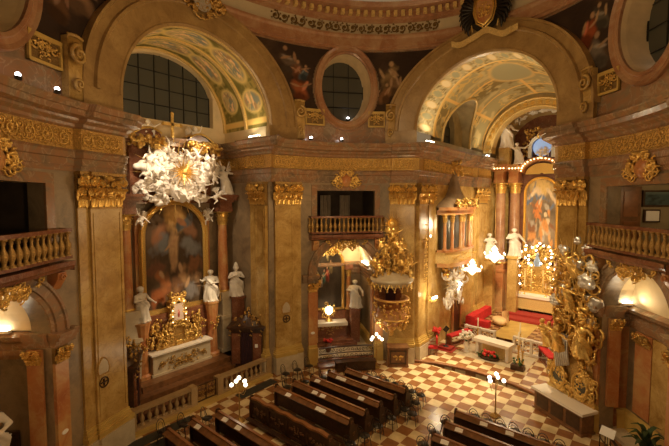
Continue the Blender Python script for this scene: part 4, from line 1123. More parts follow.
# ------------------------------------------------------------------ great side altar (west chapel)
AW = Matrix.Translation((-21, 10.8, 0)) @ Matrix.Rotation(PI/2, 4, 'Z')
m = MB(); m.bx(-20.97, -17.6, YA+.03, YB-.03, 0, .3); m.bx(-20.97, -18.4, 7.6, 13.6, .3, .6); m.bx(-20.97, -18.9, 8.1, 13.1, .6, .9); tag(m.build('altar_steps', 'wood2'), 'dark wooden steps below the great left side altar', 'steps')
ta = thing('side_altar', 'great left side altar with arched painting, red columns and pale altar table', 'altar', (-21, 10.8, 0), PI/2)
box_part(ta, 'altar_table', 'pale', (-1.85, 1.45, -1.4, -.5, .9, 2.0), (-1.92, 1.52, -1.46, -.5, .9, 1.02)); box_part(ta, 'altar_cloth', 'linen', (-1.95, 1.55, -1.5, -.5, 2.0, 2.08))
m = MB(); flourish(m, wallY(-1.43), 2.8, .75, -.2, 1.42, 0, 16, 3, .03, 1.1); flourish(m, wallY(-1.45), .7, .6, -.2, 1.44, 0, 10, 4, .04); m.build('altar_front_ornament', 'goldd', ta, True)
box_part(ta, 'retable', 'dred', (-2.2, 2.2, -.75, 0, .9, 3.9), (-2.1, 2.1, -.5, 0, 3.6, 4.0))
altarpainting(ta, 1.68, 4.15, 9.75, -.45, [(.5,.86,.2,.14,(.55,.33,.12),0,.7,5,.3),(.22,.72,.16,.1,(.30,.14,.07),.5,.6,3,.5),(.78,.74,.16,.08,(.26,.13,.07),-.4,.6,8,.5),(.25,.60,.2,.1,(.17,.17,.17),.3,.7,33,.5),(.75,.56,.2,.1,(.18,.17,.16),-.3,.7,34,.5),(.6,.80,.22,.06,(.13,.14,.15),.3,.5,35,.5),(.6,.83,.09,.03,(.36,.17,.08),-.3,.5,36,.5),
   (.515,.46,.022,.28,(.09,.05,.03),.05,.2,21,.05),(.47,.55,.075,.17,(.42,.26,.13),.12,.6,22,.5),(.50,.66,.03,.03,(.46,.28,.14),0,.4,23,.1),(.44,.62,.14,.018,(.42,.25,.13),.5,.4,24,.1),(.46,.42,.05,.12,(.34,.20,.1),-.1,.5,25,.4),
   (.18,.40,.15,.09,(.15,.07,.04),.4,.6,41,.6),(.82,.38,.14,.10,(.20,.09,.04),-.4,.6,42,.6),(.64,.30,.12,.10,(.30,.17,.08),.6,.6,43,.6),(.30,.24,.13,.09,(.34,.13,.05),-.5,.6,44,.6),(.5,.2,.12,.08,(.16,.08,.04),.3,.6,45,.6),(.2,.12,.16,.09,(.33,.11,.04),.4,.6,46,.6),(.74,.14,.16,.08,(.20,.18,.17),-.3,.6,47,.6),(.85,.24,.09,.07,(.36,.22,.12),.2,.6,48,.6),(.42,.09,.13,.07,(.28,.15,.07),.2,.6,49,.6),(.58,.36,.04,.07,(.42,.26,.14),.4,.5,50,.4),(.7,.22,.035,.09,(.42,.26,.14),-.7,.5,51,.4),(.26,.32,.035,.06,(.42,.26,.14),.7,.5,52,.4)], (.085,.055,.032), 84, 120, seed=7, fw=.3)
for x in (-2.75, 2.85):
    column('redp', 'gold', 'gold', ta, x, -.7, 4.5, 9.3, .3, .8)
    m = MB(); 
    for (a, z0, z1) in ((.5, .9, 1.1), (.44, 1.1, 2.9), (.5, 2.9, 3.1), (.4, 3.1, 4.1), (.46, 4.1, 4.5)): m.bx(x-a, x+a, -1.2-(a-.4), -.1, z0, z1)
    m.build('pedestal', 'pale', ta)
    m = MB()
    for (a, z0, z1) in ((.42, 9.3, 9.5), (.4, 9.5, 9.85), (.5, 9.85, 9.97), (.62, 9.97, 10.15), (.7, 10.15, 10.3)): m.bx(x-a, x+a, -1.15-(a-.4), 0, z0, z1)
    m.build('cornice', 'dred', ta)
    box_part(ta, 'pilaster', 'redp', (x-.35*(1 if x > 0 else -1)-.75, x-.35*(1 if x > 0 else -1)-.3, -.3, 0, 4.0, 9.3) if x > 0 else (x+.65, x+1.05, -.3, 0, 4.0, 9.3))
for sg in (-1, 1):
    m = MB(); pts = [(sg*(3.3-.12*k*.9), -.4, 10.3+.9*sin(k*.26)) for k in range(7)]
    m.grid(lambda k, j: (sg*(2.3-1.5*k/10), [-.75,-.75,.0,.0][j], [0,.8,.8,0][j]+12.35+.5*sin(k/10*2.6)), range(11), range(4)); m.build('broken_pediment', 'dred', ta)
    m = MB(); m.grid(lambda k, j: (sg*(2.4-1.6*k/10), [-.85,-.85,.0][j], [.8,.9,.9][j]+12.35+.5*sin(k/10*2.6)), range(11), range(3)); spiral(m, wallY(-.8), sg*.85, 13.0, .3, 1.4, 0, sg, 0, .08, 16); m.build('pediment_moulding', 'gold', ta, True)
    m = MB(); clump(m, (sg*1.65, -.95, 12.95), (1.9, .3, .55), 60, 5+sg, .07); m.build('gilt_garland', 'gold', ta, True)
m = MB(); m.bx(-2.3, 2.3, -.4, 0, 9.8, 12.7); m.build('backing', 'dred', ta)
# stucco glory with clouds, angels and gilt rays
tg = thing('stucco_glory', 'white stucco cloud glory with gilt rays above the great left altar painting', 'sculpture', place(AW, 0, -.8, 11.4), PI/2)
CL = [cloudmesh((1.5,.6,.9), 22, s, 'white', .05) for s in (1, 2, 3)]
rnd = random.Random(12)
for k, (x, z, s) in enumerate(((-1.5,.3,1),(-.6,-.7,1.1),(.7,-.8,1),(1.5,.1,.95),(-.7,.45,1),(.7,.5,.9),(-1.7,-.6,.7),(1.4,-1.2,.8),(0,0,1.1),(-1.0,-1.4,.7),(.1,.9,.7),(-1.9,-1.2,.5),(1.9,.6,.6))):
    meshobj('cloud', CL[k % 3], tg, (x, rnd.uniform(-.15,.1), z), 0, s)
m = MB(); sunburst(m, (.15,-.45,.1), .1, .95, 26, -.25, 4, .06); m.ball((.15,-.5,.1), (.16,.08,.16), 10, 6); sunburst(m, (0,.1,0), .6, 2.5, 34, -.2, 7, .05); m.build('gilt_rays', 'gold', tg)
places = [(-1.9,.9),(-1.1,1.1),(-.3,1.5),(.5,1.2),(1.2,1.3),(2.0,.9),(-2.1,.0),(-1.2,.1),(1.1,.3),(1.9,-.2),(-1.5,-.8),(-.6,-.2),(.6,-.5),(1.3,-.9),(-.2,-1.1),(-1.0,-1.5),(.4,-1.5),(1.0,-1.6),(-1.9,-1.4),(1.7,-1.4)]
words = ['upper left','upper left inner','top centre left','top centre right','upper right inner','upper right','far left','left','right','far right','lower left','inner left of the gilt star','inner right of the gilt star','lower right','below the gilt star','lower left inner','below centre right','lower right inner','bottom left corner','bottom right corner']
for k, ((x, z), wd) in enumerate(zip(places, words)):
    cherub(k, place(AW, x, -1.15-rnd.uniform(0,.3), 11.05+z*.8), rnd.uniform(-60, 40), 'white stucco winged cherub, %s in the white glory' % wd, rnd.uniform(.85, 1.15), False, 'cherubs of the white cloud glory', (rnd.uniform(-40,40), rnd.uniform(-50,50)))
for x, z, k, f, lb, tl in ((-1.6, .6, 'g', -20, 'large white angel stretching arms on the left of the cloud glory', (-.3,.6)), (1.4, .1, 'c', 10, 'large white angel leaning out on the right of the cloud glory', (-.2,-.6)), (-.1, -.6, 'g', -30, 'white angel floating in the middle of the cloud glory', (-.9,.2)), (.3, .4, 'c', -50, 'white angel high in the middle of the cloud glory', (-.5,-.9))):
    statue(k, place(AW, x, -1.1, 10.7+z), f, lb, .95, 'white', name='angel', cat='sculpture', tilt=tl)
for x, s, lb in ((-1.35, 1, 'white cherub seated on the left scroll of the broken pediment'), (1.3, 2, 'white cherub seated on the right scroll of the broken pediment')):
    cherub(s, place(AW, x, -.5, 13.15), 0, lb, 1.1)
t = thing('altar_cross', 'gilt cross standing on top of the great left side altar', 'cross', place(AW, -.05, -.5, 12.85), PI/2)
m = MB(); m.bx(-.07,.07,-.05,.05,0,1.75); m.build('upright', 'gold', t); m = MB(); m.bx(-.48,.48,-.05,.05,1.15,1.29); [m.ball(p, .1, 8, 6) for p in ((-.5,0,1.22),(.5,0,1.22),(0,0,1.8))]; m.build('crossbar', 'gold', t)
statue('g', place(AW, 3.1, -.75, 10.3), -25, 'white angel blowing a trumpet on the right cornice of the left altar', .95, 'white', prop='trumpet', name='angel', cat='sculpture')
cherub(0, place(AW, -2.15, -.7, 8.6), -10, 'white cherub clinging to the left shoulder of the great picture frame', 1.0, tilt=(0,25))
cherub(1, place(AW, 2.1, -.7, 8.6), -30, 'white cherub clinging to the right shoulder of the great picture frame', 1.0, tilt=(0,-25))
# statues before the altar
def console_plinth(x, y, z0, z1, lab):
    t = thing('statue_plinth', lab, 'plinth', place(AW, x, y, z0), PI/2)
    h = z1-z0
    m = MB(); m.lathe([(.42,0),(.42,.15),(.3,.25),(.26,h*.5),(.34,h*.8),(.4,h-.12),(.44,h-.1),(.44,h),(0,h)], (0,0,0), 12); m.build('shaft', 'redp', t)
    m = MB(); clump(m, (0,-.3,h*.6), (.5,.15,.7), 14, 5, .03); m.build('gilt_leafage', 'gold', t, True)
console_plinth(-2.2, -1.0, .9, 3.8, 'red scrolled plinth under the statue left of the great altar'); statue('a', place(AW, -2.2, -1.0, 3.8), 20, 'white robed saint on red plinth left of the great side altar', 1.0, prop=None)
console_plinth(1.85, -1.0, .9, 4.1, 'red scrolled plinth under the statue right of the great altar'); statue('b', place(AW, 1.85, -1.0, 4.1), -40, 'white bearded saint with staff right of the great side altar', 1.0, prop='staff')
t = thing('statue_plinth', 'slim dark pedestal outside the right column of the great altar', 'plinth', place(AW, 3.25, -1.6, .3)); m = MB(); m.box((0,0,1.9), (.55,.55,3.8)); m.box((0,0,3.85), (.7,.7,.14)); m.build('shaft', 'dred', t)
statue('d', place(AW, 3.2, -1.5, 4.22), -30, 'white crowned figure standing outside the right column of the great altar', 1.0)
# gilt tabernacle
t = thing('tabernacle', 'glittering gilt tabernacle with small holy picture on the great left altar', 'tabernacle', place(AW, -.25, -.8, 2.08), PI/2); t.scale = (.9,.9,1.05)
m = MB(); m.bx(-1.3,1.3,-.25,.3,0,.55); m.bx(-.75,.75,-.2,.3,.55,1.2); m.bx(-.45,.45,-.15,.3,1.2,2.3); m.build('case', 'goldd', t)
m = MB(); flourish(m, wallY(-.28), 2.6, 1.0, 0, .55, 0, 26, 31, .05); flourish(m, wallY(-.25), 1.3, 1.6, 0, 1.9, 0, 22, 32, .05); clump(m, (0,-.1,2.4), (1.1,.25,.7), 34, 33, .04); clump(m, (-1.3,-.1,.9), (.6,.4,1.2), 24, 34, .05); clump(m, (1.3,-.1,.9), (.6,.4,1.2), 24, 35, .05); m.build('scrollwork', 'gold', t, True)
colormesh('holy_picture', lambda u, v: (-.3+.6*u, -.33, 1.35+.85*v), 24, 34, lambda U, V: figure2d(base(U, (.75,.6,.5)), U, V, .5, .4, .35, (.7,.15,.12), (.85,.6,.45), 0, 3, .8), 'attr', t)
b_ = MB().ball((0,0,0), .035, 6, 5).build('light_bulb', 'warmbulb', t, True, (-.42,-.42,1.3))
for x, z in ((-.42,1.6),(-.42,1.9),(.42,1.3),(.42,1.6),(.42,1.9),(-.3,2.3),(.3,2.3),(0,2.45)): meshobj('light_bulb', b_.data, t, (x,-.42,z))
for x, h in ((-1.45,.6),(-1.0,.7),(-.6,.8),(.6,.8),(1.0,.7),(1.45,.6)): m = MB(); clump(m, (x,-.3,h), (.5,.3,2*h*.8), 22, int(x*10)+40, .045); m.build('gilt_leafage', 'gold', t, True)

# stone balustrade of the chapel with its gate
def balustrade(y0, y1, x, lab):
    t = thing('balustrade', lab, 'balustrade', (x, y0, .0), PI/2); L = y1-y0
    box_part(t, 'plinth', 'bstone', (0, L, -.18, .18, 0, .22)); box_part(t, 'rail', 'bstone', (0, L, -.16, .16, .88, 1.02))
    for xx in (0, L): box_part(t, 'pier', 'bstone', (xx-.16, xx+.16, -.2, .2, 0, 1.04))
    b = MB(); b.lathe(balprof(.68, .10), (0,0,0), 10); o = b.build('baluster', 'bstone', t, True); n = int(L/.3)
    for k in range(n): 
        if k == 0: o.location = (L*(k+.5)/n, 0, .21)
        else: meshobj('baluster', o.data, t, (L*(k+.5)/n, 0, .21))
balustrade(6.75, 9.6, -17.0, 'pale stone balustrade left of the gate before the great side altar')
balustrade(11.05, 14.25, -17.0, 'pale stone balustrade right of the gate before the great side altar')
t = thing('gate', 'dark openwork gate between the two stone balustrades', 'gate', (-17, 9.7, 0), PI/2)
m = MB(); [m.bx(x-.03, x+.03, -.03, .03, .1, .95) for x in (.1, .63, 1.2)]; [m.bx(.1, 1.2, -.025, .025, z, z+.05) for z in (.12, .9)]; m.build('frame', 'wood', t)
m = MB(); [spiral(m, wallY(0), .25+.2*(k % 5), .32+.25*(k//5), .1, 1.3, k, 1 if k % 2 else -1, 0, .02, 10) for k in range(15)]; m.build('scroll_panel', 'goldd', t, True)
m = MB(); m.bx(-17.3, -16.55, 6.7, 14.3, 0, .12); tag(m.build('stone_step', 'ochre2'), 'long low stone step under the chapel balustrade', 'step')
for y0, y1, lb in ((5.6, 9.1, 'dark grey carpet runner beside the balustrade, left piece'), (11.6, 14.0, 'dark grey carpet runner beside the balustrade, right piece')):
    m = MB(); m.bx(-16.4, -15.8, y0, y1, .0, .015); tag(m.build('carpet_runner', 'carpetg'), lb, 'carpet')
m = MB(); m.bx(-15.7, -13.6, 5.6, 8.0, .002, .012); tag(m.build('carpet', 'carpetg'), 'grey carpet under the chairs at the lower left', 'carpet')

# confessionals
def confessional(loc, rz, lab):
    t = thing('confessional', lab, 'confessional', loc, rz)
    box_part(t, 'body', 'wood', (-.9, .9, -.3, .6, 0, 2.25), (-.98, .98, -.38, .6, 0, .2), (-1.0, 1.0, -.42, .6, 2.25, 2.4), (-1.08, 1.08, -.5, .6, 2.4, 2.5))
    for x in (-.6, .6): box_part(t, 'side_panel', 'dred', (x-.24, x+.24, -.36, -.3, .35, 2.1), (x-.16, x+.16, -.4, -.36, .5, 1.2))
    m = MB(); m.grid(lambda x, z: (x, -.36+.03*sin(x*50), z), frange(-.3, .3, 30), [.3, 2.15]); m.build('curtain', 'purple', t, True)
    m = MB(); m.lathe([(.75,0),(.62,.2),(.3,.5),(.12,.62),(.1,.85),(0,.9)], (0,.1,2.5), 16, 1.2, .7); m.build('roof', 'wood', t, True)
    m = MB(); clump(m, (0,-.2,2.8), (1.5,.3,.6), 26, 5, .035); m.build('gilt_carving', 'goldd', t, True); m = MB(); clump(m, (0,0,3.35), (.3,.3,.5), 14, 6, .035); m.build('gilt_finial', 'gold', t, True)
    for x in (-.88,-.32,.32,.88): m = MB(); clump(m, (x,-.42,2.2), (.2,.1,.5), 6, 7, .025); m.build('gilt_drop', 'goldd', t, True)
    m = MB(); m.bx(.5,.66,-.43,-.41,1.3,1.5); m.build('notice', 'paper', t)
confessional((-18.1, 13.75, .3), R(40), 'dark carved confessional with gilt crest beside the middle pier')
confessional((-18.2, 7.2, .3), R(150), 'dark carved confessional behind the left pier')

# plaques on the piers
def plaque(mapf, s, z, lab, dd, sc=1):
    t = thing('wall_plaque', lab, 'plaque', (0,0,0))
    m = MB(); ol = [(-.2,-.25),(-.24,-.05),(-.2,.15),(-.1,.3),(0,.36),(.1,.3),(.2,.15),(.24,-.05),(.2,-.25)]
    b = m.mark(); [m.v.append(tuple(mapf(s+x*sc, z+y*sc, dd-.04))) for x, y in ol]; m.face(range(b, b+9)); m.grid(lambda k, d: mapf(s+ol[k % 9][0]*sc, z+ol[k % 9][1]*sc, d), range(10), [dd, dd-.04]); m.build('tablet', 'pale', t)
    m = MB(); m.tube([mapf(s+x*sc*1.1, z+y*sc*1.1, dd-.03) for x, y in ol+ol[:1]], .03*sc, 5); m.build('rim', 'goldd', t)
    t2 = thing('consecration_cross', lab.replace('tablet', 'round cross medallion below the tablet'), 'medallion', (0,0,0))
    m = MB(); m.tube([mapf(s+.2*sc*cos(a), z-.62*sc+.2*sc*sin(a), dd-.03) for a in frange(0, 2*PI, 18)], .03*sc, 5); m.tube([mapf(s-.14*sc, z-.62*sc, dd-.03), mapf(s+.14*sc, z-.62*sc, dd-.03)], .035*sc, 4); m.tube([mapf(s, z-.76*sc, dd-.03), mapf(s, z-.48*sc, dd-.03)], .035*sc, 4); m.build('cross', 'wood', t2)
plaque(SW, 3.7, 3.6, 'small cream tablet on the large left pier', -.2, .95)
plaque(NW, -3.75, 3.75, 'small cream tablet on the middle pier', -.2)
for mapf, s, lb in ((NW, -2.1, 'small white oval on the red pilaster left of the far niche'), (NE, -2.1, 'small white oval on the red pilaster left of the right niche'), (SW, 2.1, 'small white oval on the red pilaster beside the large left pier')):
    m = MB(); b = m.mark(); [m.v.append(tuple(mapf(s+.13*cos(a), 2.0+.08*sin(a), -.14))) for a in frange(0, 2*PI, 14)[:-1]]; m.face(range(b, b+14)); m.grid(lambda a, d: mapf(s+.13*cos(a), 2.0+.08*sin(a), d), frange(0, 2*PI, 14), [-.11, -.14]); tag(m.build('stone_tablet', 'paper'), lb, 'tablet')
# ------------------------------------------------------------------ pews (backs to the south, seats toward the altar)
def pew(x0, x1, y, label, group, front=False):
    L = x1-x0; t = thing('pew', label, 'pew', (x0, y, 0), 0, group)
    H = 1.02
    m = MB(); m.bx(0, L, -.03, .03, .12, H-.08)
    if front:
        m.bx(0, L, -.08, -.03, .12, .24)
        n = max(2, round(L/1.1))
        for k in range(n+1): m.bx(L*k/n-.05, L*k/n+.05, -.08, -.03, .12, H-.1)
        m.bx(0, L, -.08, -.03, H-.2, H-.08)
    m.build('backrest', 'wood', t)
    if front:
        m = MB(); m.grid(lambda x, k: (x, [-.09,-.09,.09,.09,-.09][k], H+[-.08,0,0,-.08,-.08][k]+.05*sin(x/L*PI*5)*sin(x/L*PI*5)), frange(-.04, L+.04, 50), range(5)); m.build('top_rail', 'woodr', t)
        m = MB(); n = max(2, round(L/1.1)); [flourish(m, wallY(-.05), .8, .4, L*(k+.5)/n, .52, 0, 7, k+3, .022) for k in range(n)]; m.build('carved_ornament', 'wood2', t, True)
    else:
        m = MB(); m.bx(-.03, L+.03, -.06, .05, H-.09, H); m.build('top_rail', 'woodr', t)
        m = MB(); m.grid(lambda x, k: (x, [-.05,-.24,-.26,-.24,-.05][k], [H-.1, H-.17, H-.15, H-.13, H-.06][k]), [0, L], range(5)); m.build('book_ledge', 'wood2', t)
    m = MB(); m.bx(.02, L-.02, .03, .45, .43, .48); m.build('seat', 'wood2', t)
    m = MB(); m.bx(.05, L-.05, -.42, -.22, .14, .2); m.build('kneeler', 'wood', t)
    ol = [(-.12,.0),(.5,.0),(.5,.5),(.44,.62),(.3,.66),(.16,.8),(.12,1.0),(.04,1.1),(-.06,1.1),(-.12,1.02),(-.1,.85),(-.16,.6)]
    for x in (-.06, L):
        m = MB(); b = m.mark()
        for xx in (x, x+.06): m.v += [(xx, yy, z) for yy, z in ol]
        n = len(ol); m.face([b+k for k in range(n)][::-1]); m.face([b+n+k for k in range(n)]); [m.face((b+k, b+(k+1) % n, b+n+(k+1) % n, b+n+k)) for k in range(n)]
        e = m.build('end_panel', 'wood', t)
        m = MB(); sp = lambda s, z, d: (x+.03+(.04 if x > 0 else -.04), s, z)
        spiral(m, sp, -.02, .9, .09, 1.3, 0, 1, 0, .018, 10); spiral(m, sp, .12, .35, .1, 1.3, 0, 1, 0, .018, 10); m.build('carving', 'wood2', e, True)
    return t
left = [(-12.6,-9.0,16.05,'foremost'),(-13.05,-9.1,15.15,'second from the altar'),(-13.4,-9.25,14.2,'third from the altar'),(-13.7,-9.35,13.25,'fourth from the altar'),(-13.95,-9.45,12.3,'fifth from the altar')]
for x0, x1, y, w in left: pew(x0, x1, y, 'dark wooden pew of the middle block, %s' % w, 'pews of the middle block')
pew(-14.0, -9.35, 10.85, 'carved back panel pew with wavy top, rearmost of the middle block', 'pews of the middle block', True)
for k, (x0, x1, y) in enumerate(((-14.2,-9.4,9.2),(-14.5,-9.4,8.2),(-14.6,-9.4,7.2))): pew(x0, x1, y, ['dark pew just across the tiled gap, nearest the lower left candelabrum','dark pew with white paper, second behind the tiled gap','pew whose end peeks in at the bottom edge, lower left'][k], 'pews of the lower left block')
for k, (x0, x1, y) in enumerate(((-6.4,-2.4,15.75),(-6.4,-2.2,14.7),(-6.4,-2.2,13.6),(-6.4,-2.2,12.5))): pew(x0, x1, y, 'dark pew right of the centre aisle, %s' % ['first behind the row of black chairs','second from the altar','third from the altar','fourth, at the bottom edge'][k], 'pews right of the centre aisle')
SH = [(-11.3,16.05,'foremost middle pew'),(-12.3,15.15,'left half of the second middle pew'),(-12.0,15.15,'left half of the second middle pew, right neighbour'),(-10.3,15.15,'right half of the second middle pew'),(-12.9,14.2,'left half of the third middle pew'),(-10.2,14.2,'right half of the third middle pew'),
      (-12.2,13.25,'left half of the fourth middle pew'),(-11.7,13.25,'centre of the fourth middle pew'),(-13.0,12.3,'left end of the fifth middle pew'),(-11.1,12.3,'centre of the fifth middle pew'),(-10.85,12.3,'centre of the fifth middle pew, right neighbour'),
      (-13.5,9.2,'pew behind the tiled gap'),(-12.6,9.2,'pew behind the tiled gap, right one'),(-13.9,8.2,'end of the second lower left pew'),(-5.2,15.75,'first pew right of the aisle'),(-4.2,15.75,'first pew right of the aisle, right one'),(-5.8,14.7,'second pew right of the aisle'),(-5.9,13.6,'third pew right of the aisle')]
for x, y, w in SH:
    m = MB(); m.box((0,0,.004), (.30,.2,.008)); o = m.build('prayer_sheet', 'paper', None, False, (x, y-.15, .935), .15); o.rotation_euler.x = R(20); tag(o, 'white paper lying on the '+w, 'paper', 'white papers on the pews')

# ------------------------------------------------------------------ black bentwood chairs
def chair0():
    t = thing('bentwood_chair', 'x', 'chair', (0,0,0))
    m = MB(); m.lathe([(0,.44),(.2,.44),(.22,.46),(.2,.485),(0,.48)], (0,0,0), 18); m.build('seat', 'black', t, True)
    for sx, sy in ((-1,-1),(1,-1),(-1,1),(1,1)): m = MB(); m.tube([(sx*.15, sy*.14, .45), (sx*.2, sy*.2, 0)], [.018,.014], 6); m.build('leg', 'black', t, True)
    m = MB(); m.tube([(.17*cos(a), .17*sin(a), .24) for a in frange(0, 2*PI, 16)], .01, 5); m.build('leg_ring', 'black', t, True)
    m = MB(); m.tube([(-.19,-.12,.46)]+[(-.2*cos(a), -.2-.05*sin(a), .62+.3*sin(a)) for a in frange(0, PI, 14)]+[(.19,-.12,.46)], .016, 6); m.tube([(-.11,-.16,.47)]+[(-.12*cos(a), -.19-.04*sin(a), .6+.2*sin(a)) for a in frange(0, PI, 10)]+[(.11,-.16,.47)], .011, 5); m.build('backrest', 'black', t, True)
    return t
ch = [(P, r, l) for P, r, l in [
 ((-15.5,14.3),-80,'black chair against the middle pier plinth, left of three'),((-15.35,15.05),-85,'black chair against the middle pier plinth, middle of three'),((-15.2,15.85),-90,'black chair against the middle pier plinth, right of three'),
 ((-13.2,16.9),0,'black chair at the left end of the row before the foremost middle pew'),((-12.6,17.0),0,'second black chair in the row before the foremost middle pew'),((-12.0,17.05),5,'third black chair in the row before the foremost middle pew'),((-11.4,17.1),-4,'fourth black chair in the row before the foremost middle pew'),((-10.85,17.1),3,'fifth black chair in the row before the foremost middle pew'),((-10.3,17.1),-3,'sixth black chair in the row before the foremost middle pew'),((-9.75,17.1),2,'seventh black chair in the row before the foremost middle pew'),((-9.2,17.0),-6,'eighth black chair in the row before the foremost middle pew'),((-8.7,16.95),8,'black chair at the right end of the row before the foremost middle pew'),
 ((-8.55,16.15),10,'black chair on the aisle beside the foremost middle pew'),((-8.65,15.3),-10,'black chair on the aisle beside the second middle pew'),((-8.2,15.2),15,'outer black chair on the aisle beside the second middle pew'),((-8.75,14.3),0,'black chair on the aisle beside the third middle pew'),((-8.85,13.4),12,'black chair with shiny seat on the aisle beside the fourth middle pew'),((-8.9,12.5),-8,'black chair on the aisle beside the fifth middle pew'),((-9.0,11.7),5,'black chair on the aisle nearest the bottom edge'),
 ((-14.3,13.3),-60,'black chair at the left end of the fourth middle pew'),((-14.0,14.3),-70,'black chair at the left end of the third middle pew'),((-13.6,15.3),-60,'black chair at the left end of the second middle pew'),
 ((-14.9,9.1),-60,'black chair at the lower left beside the pew with two papers'),((-15.2,8.2),-70,'black chair at the lower left on the grey carpet'),((-15.4,7.4),-75,'black chair at the lower left corner of the grey carpet'),
 ((-5.95,16.75),0,'leftmost black chair in the row before the right block of pews'),((-5.4,16.75),0,'second black chair before the right block of pews'),((-4.85,16.75),3,'third black chair before the right block of pews'),((-4.3,16.75),-3,'fourth black chair before the right block of pews'),((-3.75,16.72),2,'fifth black chair before the right block of pews'),((-3.2,16.7),-2,'sixth black chair before the right block of pews'),((-2.65,16.7),4,'rightmost black chair in the row before the right block of pews'),
 ((-6.75,15.5),15,'black chair on the aisle at the first pew of the right block'),((-6.8,14.5),-10,'black chair on the aisle at the second pew of the right block'),((-6.8,13.5),10,'black chair on the aisle at the third pew of the right block')]]
c0 = chair0()
for k, (P, r, l) in enumerate(ch):
    o = c0 if k == 0 else dup(c0)
    o.location = (P[0], P[1], 0); o.rotation_euler = (0,0,R(r)); o['label'] = l; o['group'] = 'black bentwood chairs'

# ------------------------------------------------------------------ standing candelabra with glass globes
def candelabrum(x, y, z, lab, n=5):
    t = thing('candelabrum', lab, 'candelabra', (x, y, z), .4, 'standing globe candelabra')
    m = MB(); m.lathe([(0,0),(.25,0),(.24,.04),(.08,.1),(.035,.2),(.03,1.0),(.05,1.05),(.025,1.1),(.025,1.75)], (0,0,0), 10); m.build('pole', 'goldd', t, True)
    for k in range(n):
        a = 2*PI*k/n if k < n-1 or n < 4 else None
        p = (.33*cos(a), .33*sin(a), 1.72) if a is not None else (0,0,2.0)
        if a is None: p = (0,0,2.0)
        m = MB(); m.tube([(0,0,1.3),(p[0]*.7,p[1]*.7,1.25),(p[0],p[1],1.45),(p[0],p[1],p[2]-.08)], .014, 5); m.build('arm', 'goldd', t, True)
        m = MB(); m.ball(p, .09, 12, 8); m.build('globe', 'bulb', t, True)
CAND = [(-12.75,19.1,0,'globe candelabrum standing by the wooden box under the pulpit'),(-14.3,10.35,0,'globe candelabrum standing in the tiled gap at lower left'),(-5.55,18.2,0,'globe candelabrum standing before the right block of pews')]
for c in CAND: candelabrum(*c)

# ------------------------------------------------------------------ pulpit on the right far pier
PX, PY = -12.2, 19.85
pr = R(40)
t = thing('pulpit', 'gilt baroque pulpit with sounding board and sunburst on the pier left of the chancel', 'pulpit', (PX, PY, 0), pr)
m = MB(); m.lathe([(0,2.1),(.12,2.15),(.2,2.3),(.62,2.6),(.9,2.95),(.96,3.1),(.84,3.25),(.84,4.0),(1.02,4.08),(1.02,4.2),(.9,4.2),(.8,3.2),(0,3.1)], (0,0,0), 20); m.build('basket', 'redp', t, True)
m = MB()
for k in range(9):
    a = PI+PI*(k+.0)/8; c = (.94*cos(a), .94*sin(a)); clump(m, (c[0], c[1], 3.5), (.4,.3,1.1), 12, k, .04); clump(m, (c[0]*.8, c[1]*.8, 2.7), (.4,.3,.7), 9, k+20, .045)
clump(m, (0,0,2.15), (.3,.3,.6), 14, 50, .04); m.tube([(1.04*cos(a), 1.04*sin(a), 4.14) for a in frange(0, 2*PI, 24)], .05, 6); m.tube([(.99*cos(a), .99*sin(a), 3.0) for a in frange(0, 2*PI, 24)], .05, 6); m.build('gilt_reliefs', 'gold', t, True)
m = MB(); m.bx(-.7,.7,.55,.75,3.2,5.0); m.build('back_panel', 'dred', t)
m = MB(); m.bx(-.3,.3,.4,.56,3.9,4.9); m.build('curtain', 'purple', t)
m = MB(); m.lathe([(0,4.95),(1.0,4.95),(1.15,5.02),(1.15,5.14),(1.28,5.24),(1.28,5.36),(1.1,5.42),(.75,5.6),(0,5.7)], (0,0,0), 24); m.build('sounding_board', 'pale', t, True)
m = MB()
for k in range(18):
    a = 2*PI*k/18; m.tube([(1.2*cos(a),1.2*sin(a),5.14),(1.22*cos(a+.08),1.22*sin(a+.08),4.96),(1.2*cos(a+.17),1.2*sin(a+.17),4.8),(1.2*cos(a+.26),1.2*sin(a+.26),5.14)], .035, 5)
    m.ball((1.2*cos(a+.17),1.2*sin(a+.17),4.76), .06, 6, 4)
clump(m, (0,0,5.9), (2.1,1.2,.9), 70, 3, .05); clump(m, (0,.15,6.9), (1.3,.5,1.6), 60, 4, .05); clump(m, (0,.15,7.9), (.8,.4,1.0), 26, 9, .045); clump(m, (-.95,0,6.1), (.6,.6,1.4), 24, 5, .05); clump(m, (.95,0,6.1), (.6,.6,1.4), 24, 6, .05); m.build('gilt_crest', 'gold', t, True)
m = MB(); sunburst(m, (0,-.1,8.6), .1, .72, 28, 0, 3, .035); m.ball((0,-.12,8.6), (.16,.06,.16), 10, 6); m.build('sunburst', 'gold', t)
pm = Matrix.Translation((PX, PY, 0)) @ Matrix.Rotation(pr, 4, 'Z')
for k, (x, y, z, s, lb) in enumerate(((-.8,-.4,5.5,1.15,'gilt cherub seated left on the pulpit sounding board'),(.8,-.4,5.5,1.15,'gilt cherub seated right on the pulpit sounding board'),(-.45,-.5,6.5,1.1,'gilt cherub climbing left of the pulpit crest'),(.45,-.45,6.6,1.1,'gilt cherub climbing right of the pulpit crest'),(0,-.4,7.5,1.0,'gilt cherub just under the pulpit sunburst'))):
    cherub(k, tuple(pm @ Vector((x, y, z))), -50, lb, s, True, 'gilt cherubs of the pulpit')
